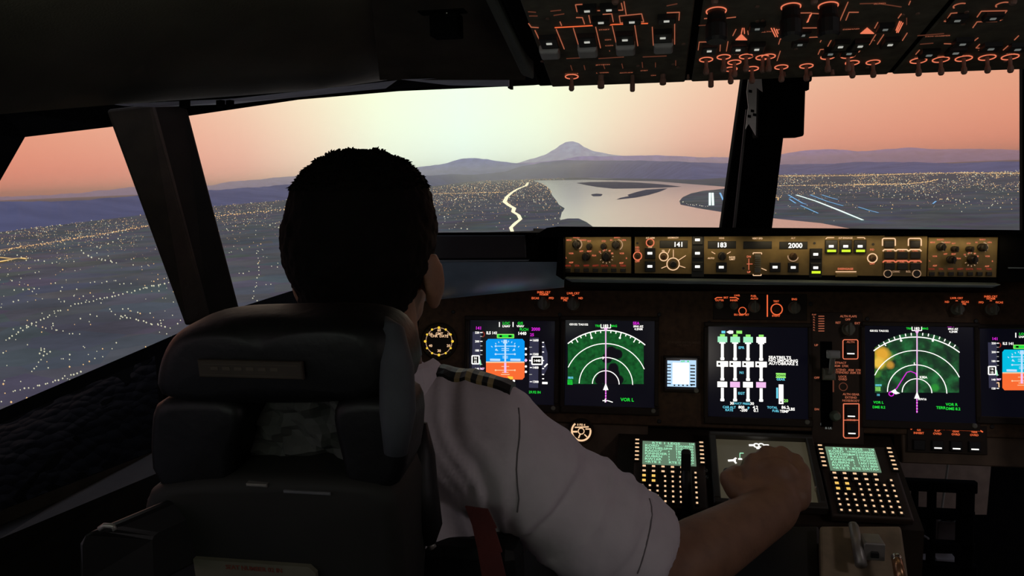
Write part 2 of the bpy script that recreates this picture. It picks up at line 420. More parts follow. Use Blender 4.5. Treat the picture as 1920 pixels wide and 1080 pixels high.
    ridge('foothills', [(-600,390),(-100,384),(0,378),(120,377),(200,372),(250,368),(330,362),(400,356),(470,352),(560,345),(650,338),(760,331),(830,327),(900,329),(950,333),(1000,338)],
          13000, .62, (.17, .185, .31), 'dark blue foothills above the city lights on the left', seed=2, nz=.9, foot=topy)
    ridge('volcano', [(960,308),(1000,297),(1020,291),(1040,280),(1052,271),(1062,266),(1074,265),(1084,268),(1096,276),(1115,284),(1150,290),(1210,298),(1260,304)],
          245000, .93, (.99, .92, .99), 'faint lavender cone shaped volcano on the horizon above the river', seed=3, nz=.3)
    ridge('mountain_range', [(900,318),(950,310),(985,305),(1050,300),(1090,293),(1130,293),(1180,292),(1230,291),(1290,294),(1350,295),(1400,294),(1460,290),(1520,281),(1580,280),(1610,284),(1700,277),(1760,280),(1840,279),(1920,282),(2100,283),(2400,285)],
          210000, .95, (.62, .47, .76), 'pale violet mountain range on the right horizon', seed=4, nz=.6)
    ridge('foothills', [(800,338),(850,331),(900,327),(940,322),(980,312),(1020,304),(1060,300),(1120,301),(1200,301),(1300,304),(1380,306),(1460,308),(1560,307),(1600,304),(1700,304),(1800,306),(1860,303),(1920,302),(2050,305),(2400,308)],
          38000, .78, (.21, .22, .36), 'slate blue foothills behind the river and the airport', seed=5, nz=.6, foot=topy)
    # evening haze lying over the far country
    hb = B(); x0, x1, y0, y1 = -280000, 280000, 9000, 300000
    q = [GO+ex*x0+ey*y0, GO+ex*x1+ey*y0, GO+ex*x1+ey*y1, GO+ex*x0+ey*y1]
    hb.hull([v-GN*50 for v in q], GN*2600)
    hm = bpy.data.materials.new('evening_haze'); hm.use_nodes = True; t = hm.node_tree; t.nodes.clear()
    vs_ = N(t, 'ShaderNodeVolumeScatter'); vs_.inputs['Color'].default_value = (.93, .93, 1, 1); vs_.inputs['Density'].default_value = 6e-6; vs_.inputs['Anisotropy'].default_value = .9
    ou = N(t, 'ShaderNodeOutputMaterial'); t.links.new(vs_.outputs[0], ou.inputs['Volume'])
    hb.build('evening_haze', hm, kind='stuff', label='thin evening haze softening the far hills and mountains', cat='haze')
    # lights on the ground
    def pip(px): return px/F
    lb = B()
    def lights(pts, m):
        b = lb.mat(m)
        for x, y, s in pts:
            p = gnd(x, y, 0); d = (p-CAM).length; r = d*s/F*.58; p = p+GN*r
            b.add([p+Vector(v)*r for v in ((1,0,0),(-1,0,0),(0,1,0),(0,-1,0),(0,0,1),(0,0,-1))],
                  [[0,2,4],[2,1,4],[1,3,4],[3,0,4],[2,0,5],[1,2,5],[3,1,5],[0,3,5]])
    def inriv(x, y, poly=river):
        c = False
        for (x0, y0), (x1, y1) in zip(poly, poly[1:]+poly[:1]):
            if (y0 > y) != (y1 > y) and x < (x1-x0)*(y-y0)/(y1-y0)+x0: c = not c
        return c
    rnd = random.Random(3)
    def line_pts(pts, step, s0, s1, j=1.0):
        out = []
        for (x0, y0), (x1, y1) in zip(pts, pts[1:]):
            n = max(1, int(math.hypot(x1-x0, y1-y0)/step))
            for i in range(n):
                t = (i+rnd.random()*.6)/n; out.append((x0+(x1-x0)*t+rnd.gauss(0, j*.5), y0+(y1-y0)*t+rnd.gauss(0, j*.4), rnd.uniform(s0, s1)))
        return out
    warm, pale, dim = [], [], []
    # dense warm strip below the hills
    for i in range(1500):      # lights between the hills and the river
        x = rnd.uniform(790, 1060); y = topy(x)+4+abs(rnd.gauss(0, 1))*30
        if inriv(x, y) or y > 450: continue
        (dim if rnd.random() < .5 else (warm if rnd.random() < .55 else pale)).append((x, y, rnd.uniform(.8, 1.7)))
    for i in range(7500):
        x = rnd.choice([rnd.uniform(-60, 1060), rnd.uniform(-60, 560), rnd.uniform(1440, 2050), rnd.uniform(1440, 1950)])
        t = topy(x); span = 36 if x < 600 else (20 if x < 1200 else 26)
        y = t+abs(rnd.gauss(0, 1))*span
        if inriv(x, y) or y > 700: continue
        if noise.noise(Vector((x*.02, y*.07, 1)))+.25*rnd.random() < -.02: continue
        (dim if rnd.random() < .66 else (warm if rnd.random() < .6 else pale)).append((x, y, rnd.uniform(.7, 1.5)))
    # scattered street lamps over the nearer suburbs
    for i in range(1500):
        x = rnd.choice([rnd.uniform(-120, 1060), rnd.uniform(-120, 560), rnd.uniform(1440, 2050)]); y = topy(x)+rnd.random()**1.2*(330 if x < 1200 else 80)
        if x < 1060 and y > 820: continue
        if inriv(x, y) or (x > 1440 and y > 388 and rnd.random() < .85) or (x > 1440 and x < 1660 and y > 360): continue
        if noise.noise(Vector((x*.012, y*.02, 9))) < -.08 and rnd.random() < .85: continue
        k = 1.0+.9*max(0, (y-430)/320)
        (pale if rnd.random() < .72 else warm).append((x, y, rnd.uniform(.9, 1.9)*k))
    for k in range(26):      # lit streets
        x = rnd.uniform(-60, 540) if k < 17 else rnd.uniform(820, 1030); y = topy(x)+rnd.uniform(30, 290 if k < 17 else 90); a = rnd.choice([-.55, -.3, .35, .5, -.12]); l = rnd.uniform(30, 110)*(1 if k < 17 else .4)
        if x > 600 and y > 440: continue
        pale += [p for p in line_pts([(x, y), (x+l, y+l*a*.6)], 10, 1.6, 2.6, 2) if not inriv(p[0], p[1])]
    for seg in ([(215,592),(250,600),(300,612),(325,618)], [(150,468),(165,482),(190,488),(225,496)], [(130,575),(200,560),(260,545),(330,528)], [(560,590),(470,560)], [(10,640),(60,610),(120,580)],
                [(20,735),(75,725),(150,700)], [(60,700),(85,665),(75,650)]):
        pale += line_pts(seg, 7, 2.0, 3.2, 2)
    pale += [p for p in line_pts([(486,470),(484,520),(476,560)], 6, 1.6, 2.4, 3)]
    warm += line_pts([(0,472),(60,462),(150,447),(280,424)], 3.0, 1.2, 2.4, 2.5)+line_pts([(395,408),(480,398),(560,392)], 3.0, 1.2, 2.2, 2)
    warm += line_pts([(815,364),(900,362),(945,361)], 1.8, 1.0, 1.6)+line_pts([(1455,331),(1600,330),(1700,327),(1800,325),(1920,326)], 1.6, 1.0, 1.8, .8)
    warm += line_pts([(1455,349),(1540,348),(1640,347)], 2.0, .9, 1.5)+line_pts([(1600,347),(1700,346),(1745,341),(1760,337)], 1.5, 1.1, 2.0)
    pale += line_pts([(1275,376),(1290,384),(1330,388)], 4, 1, 1.8, 2)
    warm += [(x+rnd.gauss(0, 5), y+rnd.gauss(0, 3), 1.6) for x, y in ((1458,372),)*14]
    g1 = glow('lamp_warm', (252, 205, 140), .95); g2 = glow('lamp_pale', (225, 222, 190), .95); g3 = glow('lamp_dim', (150, 128, 108), .8)
    lights(warm, g1); lights(pale, g2); lights(dim, g3)
    lb.build('city_lights', None, kind='stuff', label='thousands of warm and pale city lights scattered over the dark plain outside the windows', cat='city lights')
    def ribbon(name, pts, w, m, label, cat, group=None, parent=None, knuckle=True):
        """w in pixels at each point -> a strip of real width lying on the ground"""
        L = []; n = len(pts)
        for i, (x, y) in enumerate(pts):
            a = gnd(*pts[max(i-1, 0)]); c = gnd(*pts[min(i+1, n-1)]); p = gnd(x, y, 6); d = (c-a).normalized(); s = d.cross(GN).normalized()
            ww = w[i] if isinstance(w, list) else w; q = (p-CAM).length/F*ww/2
            # seen very flat: widen in proportion to how much the strip is foreshortened
            v = (p-CAM).normalized(); fs = max(.12, (s-v*s.dot(v)).length)
            q = min(q/fs, q*6); L += [p-s*q, p+s*q]
        bb = B(); bb.add(L, [[2*i, 2*i+1, 2*i+3, 2*i+2] for i in range(n-1)])
        o = bb.build(name, m, parent)
        if not parent: tag(o, label, cat, group)
        return o
    gw = glow('road_glow', (250, 238, 195), 1.05); gy = glow('road_yellow', (248, 205, 120), 1.0)  # road strips glow in place of their street lamps
    ribbon('lit_highway', [(990,342),(987,348),(972,354),(960,361),(950,370),(946,379),(955,386),(964,391),(962,398),(972,404),(976,412),(966,420),(958,428),(962,440)], [4,6,6,6,7,8,8,8,7,7,7,8,7,6], gw, 'bright winding highway on the near bank left of the river', 'road')
    ribbon('yellow_highway', [(-120,502),(-40,496),(0,492),(20,488),(38,485),(50,487)], [7,8,8,7,5,4], gy, 'glowing yellow highway at the left edge of the side window', 'road')
    ribbon('yellow_ramp', [(-60,482),(0,484),(20,486),(48,485)], [4,5,4,4], gy, 'shorter yellow ramp joining the highway at the left edge', 'road')
    ribbon('orange_highway', [(-200,500),(0,470),(60,461),(150,447),(200,438),(280,424)], [4,3.4,3,2.6,2.2,2], glow('road_dim', (225, 165, 115), .75), 'thin orange highway running along the foot of the left hills', 'road')
    # airport
    run = empty('airport_runways', gnd(1540, 385), label='airport with white runway and blue taxiway lights across the river', cat='airport')
    bpy.context.view_layer.update()
    gwh = glow('runway_white', (225, 250, 245), 1.15); gbl = glow('taxiway_blue', (90, 170, 225), .95)
    def rib(name, pts, w, m):
        o = ribbon(name, pts, w, m, None, None); o.parent = run; o.matrix_parent_inverse = run.matrix_world.inverted(); return o
    rib('runway', [(1493,366),(1530,378),(1575,396),(1618,414)], [4,4,5,4], gwh)
    for seg in ([(1478,366),(1505,382),(1512,384)], [(1480,374),(1492,382)], [(1501,386),(1534,401)], [(1519,366),(1550,378),(1581,387)], [(1541,366),(1556,371),(1571,375)], [(1609,389),(1628,395),(1647,400)], [(1749,383),(1755,378)], [(1480,372),(1486,370)]):
        rib('taxiway', seg, 2.6, gbl)
    rib('runway', [(1331,362),(1331,386)], 4, gwh); rib('runway', [(1336,362),(1337,386)], 4, gwh); rib('runway', [(1350,362),(1356,376)], 3, gbl)  # bright building lights, laid as glowing strips on the ground
landscape()

# ================================================================== SHELL OF THE FLIGHT DECK
def shell():
    # ceiling: front edge along the window header, rising towards the rear
    fe = [P(-700, 330, .80), P(-260, 250, .84), P(0, 214, .88), P(205, 197, .96), P(430, 181, 1.07), P(600, 168, 1.15), P(748, 147, 1.23), P(1000, 132, 1.34), P(1500, 90, 1.5), Vector((1.0, 1.1, 1.33)), Vector((1.25, .8, 1.30))]
    bk = [Vector((-1.05, -.1, 1.42)), Vector((-.95, -.1, 1.5)), Vector((-.8, -.1, 1.56)), Vector((-.62, -.1, 1.6)), Vector((-.45, -.1, 1.63)), Vector((-.3, -.1, 1.65)), Vector((-.15, -.1, 1.66)), Vector((.1, -.1, 1.66)), Vector((.4, -.1, 1.66)), Vector((.9, -.1, 1.58)), Vector((1.25, -.1, 1.5))]
    b = B(); n = len(fe)
    mid = [f.lerp(k, .35)+Vector((0, 0, .03)) for f, k in zip(fe, bk)]
    rear = [Vector((k.x, -1.35, k.z)) for k in bk]
    up = Vector((0, 0, .05))
    rows = [fe, mid, bk, rear]
    vs = [v for r_ in rows for v in r_]+[v+up for r_ in rows for v in r_]
    fs = []
    for layer in (0, 1):
        o = layer*len(rows)*n
        for i in range(len(rows)-1):
            for j in range(n-1): fs.append([o+i*n+j, o+i*n+j+1, o+(i+1)*n+j+1, o+(i+1)*n+j])
    o = len(rows)*n
    for j in range(n-1): fs.append([j, j+1, o+j+1, o+j])
    b.add(vs, fs); b.build('ceiling', m_ceil, kind='structure', smooth=True)
    # recess beside the overhead panel, a darker facet
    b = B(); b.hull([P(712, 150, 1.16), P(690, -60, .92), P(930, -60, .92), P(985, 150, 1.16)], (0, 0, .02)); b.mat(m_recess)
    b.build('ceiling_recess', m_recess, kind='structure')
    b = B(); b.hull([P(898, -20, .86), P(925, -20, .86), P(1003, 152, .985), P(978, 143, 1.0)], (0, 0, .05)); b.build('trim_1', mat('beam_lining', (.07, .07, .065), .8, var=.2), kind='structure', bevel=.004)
    # floor, rear wall, side walls
    B().box(-1.3, -1.35, 1.5, 2.4, -.05, 0).build('floor', mat('floor_carpet', (.03, .03, .03), .95, var=.3, bump=(300, .5)), kind='structure')
    B().box(-1.3, -1.4, 1.5, -1.35, 0, 1.75).build('wall_rear', m_dark, kind='structure')
    B().box(1.25, -1.35, 1.3, 1.35, 0, 1.55).build('wall_right', m_dark, kind='structure')
    b = B(); b.hull([(-.75, 2.06, 0), (1.5, 2.06, 0), (1.5, 2.06, .99), (-.35, 2.06, .99), (-.75, 2.06, .55)], (0, .05, 0)); b.build('wall_bulkhead', m_matte, kind='structure')
    # window sill line on the left, as 3D points (rear -> front)
    sill = [P(-900, 1180, .80), P(-300, 898, .98), P(0, 768, 1.08), P(265, 655, 1.18), P(340, 622, 1.24), P(450, 576, 1.36), P(560, 541, 1.48), P(700, 490, 1.62), P(840, 437, 1.78), P(1000, 433, 1.86)]
    inn = [p+Vector((.075, -.03, -.05)) for p in sill]
    b = B(); n = len(sill)
    out = [p+Vector((-.05, .05, -.02)) for p in sill]
    vs = out+sill+inn+[Vector((p.x, p.y, 0)) for p in inn]+[Vector((p.x-.1, p.y+.08, 0)) for p in inn]
    fs = [[r_*n+j, r_*n+j+1, (r_+1)*n+j+1, (r_+1)*n+j] for r_ in range(4) for j in range(n-1)]+[[4*n+j, 4*n+j+1, j+1, j] for j in range(n-1)]
    b.add(vs, fs); b.build('wall_left', m_matte, kind='structure')
    # rear quarter of the left wall, above the sill and behind the side window
    b = B(); b.hull([P(-70, 480, .86), P(-260, 240, .88), P(-700, 320, .80), P(-1400, 900, .62), P(-900, 1190, .8), P(-300, 900, .98)], (-.06, .0, 0))
    b.build('wall_left_rear', m_dark, kind='structure')
    # header over side window and windshield
    hz = Vector((0, .05, .02))
    b = B()
    top = [P(-260, 235, .90), P(0, 205, .97), P(205, 190, 1.07), P(430, 176, 1.19), P(600, 165, 1.27), P(748, 142, 1.35), P(1000, 100, 1.45), P(1400, 60, 1.55)]
    bot = [P(-240, 292, .92), P(47, 257, 1.0), P(208, 238, 1.09), P(356, 217, 1.19), P(560, 187, 1.28), P(748, 171, 1.35), P(1000, 160, 1.46), P(1400, 120, 1.55)]
    # join at distinct points so the lower edge follows the photo's kinks
    n = len(top); vs = top+bot+[v+hz for v in top]+[v+hz for v in bot]
    fs = []
    for j in range(n-1): fs += [[j, j+1, n+j+1, n+j], [2*n+j, 3*n+j, 3*n+j+1, 2*n+j+1], [n+j, n+j+1, 3*n+j+1, 3*n+j], [j, 2*n+j, 2*n+j+1, j+1]]
    b.add(vs, fs); b.build('wall_front', m_matte, kind='structure')
    tag(bpy.data.objects['wall_front'], 'black window header above the left windshield')
    b = B(); b.hull([P(47, 257, 1.0), P(-80, 480, .98), P(-420, 500, .9), P(-260, 240, .90)], (-.05, .0, 0)); b.build('trim_2', m_matte, kind='structure')
    # grey visor rail under the header
    b = B()
    b.hull([P(214, 196, .93), P(430, 186, 1.03), P(743, 151, 1.18), P(722, 166, 1.26), P(560, 181, 1.18), P(440, 195, 1.12), P(290, 201, 1.05), P(235, 199, 1.02)], (0, .005, .001))
    r = b.build('trim_3', m_grey, kind='structure'); 
    for x, w in ((336, 12), (405, 9), (423, 8)):
        q = B(); q.hull([P(x, 188, .93), P(x+w, 187, .93), P(x+w, 200, .94), P(x, 201, .94)], (0, .01, 0)); q.build('bracket', m_matte, r)
    b = B(); b.hull([P(752, 149, 1.13), P(954, 143, 1.21), P(954, 162.5, 1.35), P(842, 160, 1.30)], (0, .005, .001)); b.build('trim_4', m_grey, kind='structure')
    b = B(); b.hull([P(952, 141, 1.38), P(957, 141, 1.38), P(957, 165, 1.38), P(952, 165, 1.38)], (0, .03, 0)); b.build('trim_5', m_matte, kind='structure')
    b = B(); b.hull([P(748, 147, 1.335), P(775, 153, 1.345), P(842, 160, 1.36), P(720, 168, 1.335)], (0, .02, 0)); b.build('trim_6', m_matte, kind='structure')
    # left corner post between side window and windshield: two facets
    b = B(); b.hull([P(198, 205, 1.06), P(285, 195, 1.10), P(395, 600, 1.33), P(348, 612, 1.28)], (-.02, .05, 0)); b.build('trim_7', mat('post_lining', (.028, .021, .013), .8, var=.3, bump=(80, .3)), kind='structure', bevel=.004)
    b = B(); b.hull([P(270, 192, 1.10), P(350, 196, 1.17), P(455, 600, 1.37), P(388, 604, 1.33)], (-.045, .04, 0)); b.build('trim_8', m_dark, kind='structure', bevel=.004)
    # centre post
    b = B(); b.hull([P(1397, 120, 1.52), P(1487, 120, 1.52), P(1447, 440, 1.84), P(1351, 440, 1.84)], (0, .07, 0)); b.build('trim_9', m_matte, kind='structure', bevel=.006)
    b = B(); b.hull([P(1399, 205, 1.575), P(1403, 205, 1.575), P(1379, 432, 1.81), P(1374, 432, 1.81)], (0, .012, 0)); b.build('trim_10', mat('seal_grey', (.16, .15, .14), .6), kind='structure')
    # right edge of the co-pilot's windshield and the wall beyond
    b = B(); b.hull([P(1917, 60, 1.25), P(2060, 60, 1.18), P(2100, 520, 1.30), P(1917, 520, 1.45)], (.02, .06, 0)); b.build('trim_11', m_matte, kind='structure')
    b = B(); b.hull([P(2040, -60, 1.18), P(2700, -60, .9), P(2700, 900, .9), P(2060, 900, 1.25)], (.05, .03, 0)); b.build('wall_right_front', m_dark, kind='structure')
    # panes: clear windshield glass
    gl = bpy.data.materials.new('clear_glass'); gl.use_nodes = True; t = gl.node_tree; t.nodes.clear()
    tr = N(t, 'ShaderNodeBsdfTransparent'); gs = N(t, 'ShaderNodeBsdfGlossy'); gs.inputs['Roughness'].default_value = .03
    fr = N(t, 'ShaderNodeFresnel'); fr.inputs[0].default_value = 1.2; mx = N(t, 'ShaderNodeMixShader'); ou = N(t, 'ShaderNodeOutputMaterial')
    tr.inputs[0].default_value = (.985, .985, .98, 1)
    t.links.new(fr.outputs[0], mx.inputs[0]); t.links.new(tr.outputs[0], mx.inputs[1]); t.links.new(gs.outputs[0], mx.inputs[2]); t.links.new(mx.outputs[0], ou.inputs[0])
    for k, q in enumerate(([P(-240, 260, .96), P(215, 225, 1.12), P(350, 620, 1.31), P(-300, 905, 1.02)],
                           [P(330, 195, 1.21), P(1410, 100, 1.57), P(1356, 460, 1.90), P(440, 610, 1.43)],
                           [P(1480, 100, 1.57), P(1925, 60, 1.31), P(1925, 520, 1.5), P(1446, 450, 1.88)])):
        nn = (q[1]-q[0]).cross(q[-1]-q[0]).normalized() if k != 1 else (q[1]-q[0]).cross(q[3]-q[0]).normalized()
        dd = [(v-q[0]).dot(nn) for v in q]
        b = B(); b.add([v-nn*d_+Vector((0, .03, 0)) for v, d_ in zip(q, dd)], [list(range(len(q)))])
        b.build('window_%d' % (k+1), gl, kind='structure')
shell()

def glareshield():
    root = empty('glareshield', MC.hit(1465, 430), label='long black glareshield hood running under the windshield', cat='glareshield')
    z = lambda v: Vector(v)
    bpy.context.view_layer.update()
    inv = root.matrix_world.inverted()
    def part(name, b, m, **k):
        o = b.build(name, m, root, **k); o.matrix_parent_inverse = inv; return o
    # hood above the control panels
    f = [MC.hit(x, y) for x, y in ((1012, 436), (1030, 424.5), (1050, 422), (1400, 424), (1876, 428), (1990, 430))]
    bk = [P(1000, 428, 1.90), P(1040, 430, 1.92), P(1060, 431, 1.92), P(1400, 432, 1.95), P(1850, 434, 1.75), P(1990, 437, 1.5)]
    f0 = [p+z((0, -.035, 0)) for p in f]
    lo = [Vector((p.x, MC.hit(1400, 442).y-.032, MC.hit(1400, 440).z)) for p in f]
    lob = [Vector((p.x, p.y+.06, q.z)) for p, q in zip(f, lo)]
    b = B(); n = len(f)
    vs = lob+lo+f0+bk+[v+z((0, 0, -.08)) for v in bk]
    b.add(vs, [[r_*n+j, r_*n+j+1, (r_+1)*n+j+1, (r_+1)*n+j] for r_ in range(4) for j in range(n-1)]+[[4*n+j, 4*n+j+1, j+1, j] for j in range(n-1)]+[[0, n, 2*n, 3*n, 4*n], [n-1, 2*n-1, 3*n-1, 4*n-1, 5*n-1]])
    part('hood', b, m_matte)
    # left wing of the hood in front of the captain
    a = [MC.hit(x, y) for x, y in ((640, 441), (700, 438), (830, 436), (985, 436), (1012, 436))]
    for i, p in enumerate(a): p.y += (-.02, 0, .0, .0, 0)[i]
    l = [p-z((0, 0, .046)) for p in a]
    bk2 = [P(650, 500, 1.6), P(720, 475, 1.65), P(835, 436, 1.80), P(985, 434.5, 1.88), P(1012, 430, 1.90)]
    b = B(); n = 5
    b.add(l+a+bk2+[v-z((0, 0, .1)) for v in bk2]+[v+z((0, .1, 0)) for v in l], [[r_*n+j, r_*n+j+1, (r_+1)*n+j+1, (r_+1)*n+j] for r_ in range(4) for j in range(n-1)]+[[4*n+j, 4*n+j+1, j+1, j] for j in range(n-1)])
    part('left_hood', b, m_matte)
    # dark annunciator box with a thin pale lower rim
    b = B(); q = [MC.hit(x, y)+z((0, -.004, 0)) for x, y in ((760, 441), (986, 441), (988, 484), (760, 486))]; b.hull(q, (0, .02, 0)); part('annunciator_box', b, m_black, bevel=.002)
    b = B(); q = [MC.hit(x, y)+z((0, -.006, 0)) for x, y in ((760, 487.5), (992, 486.5), (992, 489), (760, 491))]; b.hull(q, (0, .015, 0)); part('rim', b, m_lip)
    # rounded padded underside left of the control panels
    b = B(); cols = []
    for x in range(640, 1061, 20):
        col = []
        for k in range(9):
            t = k/8; top = MC.hit(x, 491); bt = MP.hit(x, 566-(x-800)*.12 if x > 800 else 566)+MP.n*.02
            p = top.lerp(bt, t); p.z -= .020*math.sin(PI*t); p.y -= .012*math.sin(PI*t); col.append(p)
        cols.append(col)
    vs = [p for c in cols for p in c]; k = 9
    b.add(vs, [[i*k+j, (i+1)*k+j, (i+1)*k+j+1, i*k+j+1] for i in range(len(cols)-1) for j in range(k-1)])
    part('padding', b, mat('glare_tinted_padding', (.26, .38, .48), .36, var=.1), smooth=True)  # bluish reflection on the padding put into its base colour
    # ledge below the control panels
    b = B(); q = [MC.hit(x, y) for x, y in ((1060, 518.5), (1868, 530), (1850, 536), (1075, 526))]
    b.hull([p+z((0, -.022, 0)) for p in q], (0, .03, 0)); part('ledge', b, m_lip, bevel=.002)
    b = B(); q = [MC.hit(x, y) for x, y in ((1052, 436), (1060, 436), (1060, 521), (1046, 512))]; b.hull([p+z((0, -.028, 0)) for p in q], (0, .05, 0)); part('end_cheek', b, m_matte)
    b = B(); q = [MC.hit(x, y) for x, y in ((1872, 436), (2040, 436), (2040, 528), (1872, 528))]; b.hull([p+z((0, -.006, 0)) for p in q], (0, .05, 0)); part('right_hood', b, m_matte)
    b = B(); q = [MC.hit(x, y) for x, y in ((1886, 500), (2000, 501), (2000, 503), (1886, 502))]; b.hull([p+z((0, -.009, 0)) for p in q], (0, .01, 0)); part('rim', b, m_lip)
    b = B(); q = [MC.hit(x, y) for x, y in ((1060, 524), (1868, 534), (1868, 540), (1060, 530))]
    r2 = [MP.hit(x, y)+MP.n*.004 for x, y in ((1868, 549), (1060, 545))]
    b.add([q[0]+z((0, .0, 0)), q[1], r2[0], r2[1]]+[v+z((0, 0, .012)) for v in (q[0], q[1], r2[0], r2[1])], [[0, 1, 2, 3], [4, 5, 6, 7], [0, 1, 5, 4], [3, 2, 6, 7], [0, 3, 7, 4], [1, 2, 6, 5]])
    part('underside', b, m_matte)
glareshield()
# small map lamps hidden under the hood lip, washing the control panels from above
for px, pw in ((1120, .020), (1300, .022), (1500, .022), (1620, .018), (1800, .022)):
    p = MC.hit(px, 441)
    a_ = area('hood_lamp', p+Vector((0, -.022, -.004)), MC.hit(px, 505), .13, .006, pw, (1, .78, .44), '')

# ------------------------------------------------------------------ panels on the glareshield
def face(p, x0, y0, x1, y1, m=m_mcp, z0=-.03, z1=0, name='faceplate', inset=.001):
    b = B(); p.box(b, x0, y0, x1, y1, z0, z1, inset); return p.part(name, b, m)
def efis(x, y, label, sc_=1.0, w=124):
    p = Panel(MC, x+61, y+40, 'display_control_panel', label, 'control panel', 'outer control panels of the glareshield')
    face(p, x, y, x+w, y+78)
    q = lambda a, b: (x+a*sc_, y+b*sc_)
    for a, b_, r in ((22, 17, 8), (46, 21, 6), (73, 21, 6), (96, 18, 8), (40, 40, 8), (78, 40, 9)):
        X, Y = q(a, b_); p.knob(X, Y, r, .016, m_knobd)
    lg = B().mat(g_creamd)
    X, Y = q(22, 17); p.ring(lg, X, Y, 10, 1.6, a0=-60, a1=80); X, Y = q(98, 18); p.ring(lg, X, Y, 10, 1.6, a0=-60, a1=80)
    for k in range(11):
        t = (150-k*30)*D2R; X, Y = q(78, 40); p.line(lg, X+11*math.cos(t), Y-11*math.sin(t), X+13.5*math.cos(t), Y-13.5*math.sin(t), 1.3)
    p.part('dial_marks', lg)
    lg = B().mat(g_or)
    for t_, a, b_ in (('MINS', 8, 9), ('RADIO', 22, 4), ('BARO', 35, 9), ('RST', 46, 11), ('STD', 73, 11), ('IN', 87, 9), ('BARO', 98, 4), ('HPA', 111, 9), ('VOR', 12, 34), ('L', 3, 42), ('APP', 31, 30), ('MAP', 46, 30), ('PLN', 55, 38), ('10', 66, 31), ('20', 74, 28), ('40', 84, 29), ('80', 89, 34), ('VOR', 107, 34), ('R', 116, 43), ('ADF', 12, 51), ('ADF', 106, 52)):
        X, Y = q(a, b_); p.text(lg, X, Y, t_, 3.4)
    p.part('legend', lg)
    lg = B().mat(g_red)
    for i, t_ in enumerate(('WXR', 'STA', 'WPT', 'ARPT', 'DATA', 'POS', 'TERR')):
        X, Y = q(6+i*17.2, 57); p.text(lg, X, Y, t_, 4)
    p.part('legend', lg, label='dim red row of map switch names')
    for i in range(7):
        X, Y = q(6+i*17.2, 66); b = B(); p.box(b, X-5, Y-4, X+5, Y+3, 0, .004, .0006); p.part('push_button', b, m_knobd)
efis(1059, 441, 'left outer control panel of the glareshield with six dark knobs')
efis(1740, 445, 'right outer control panel of the glareshield with six dark knobs', 1.04, 130)

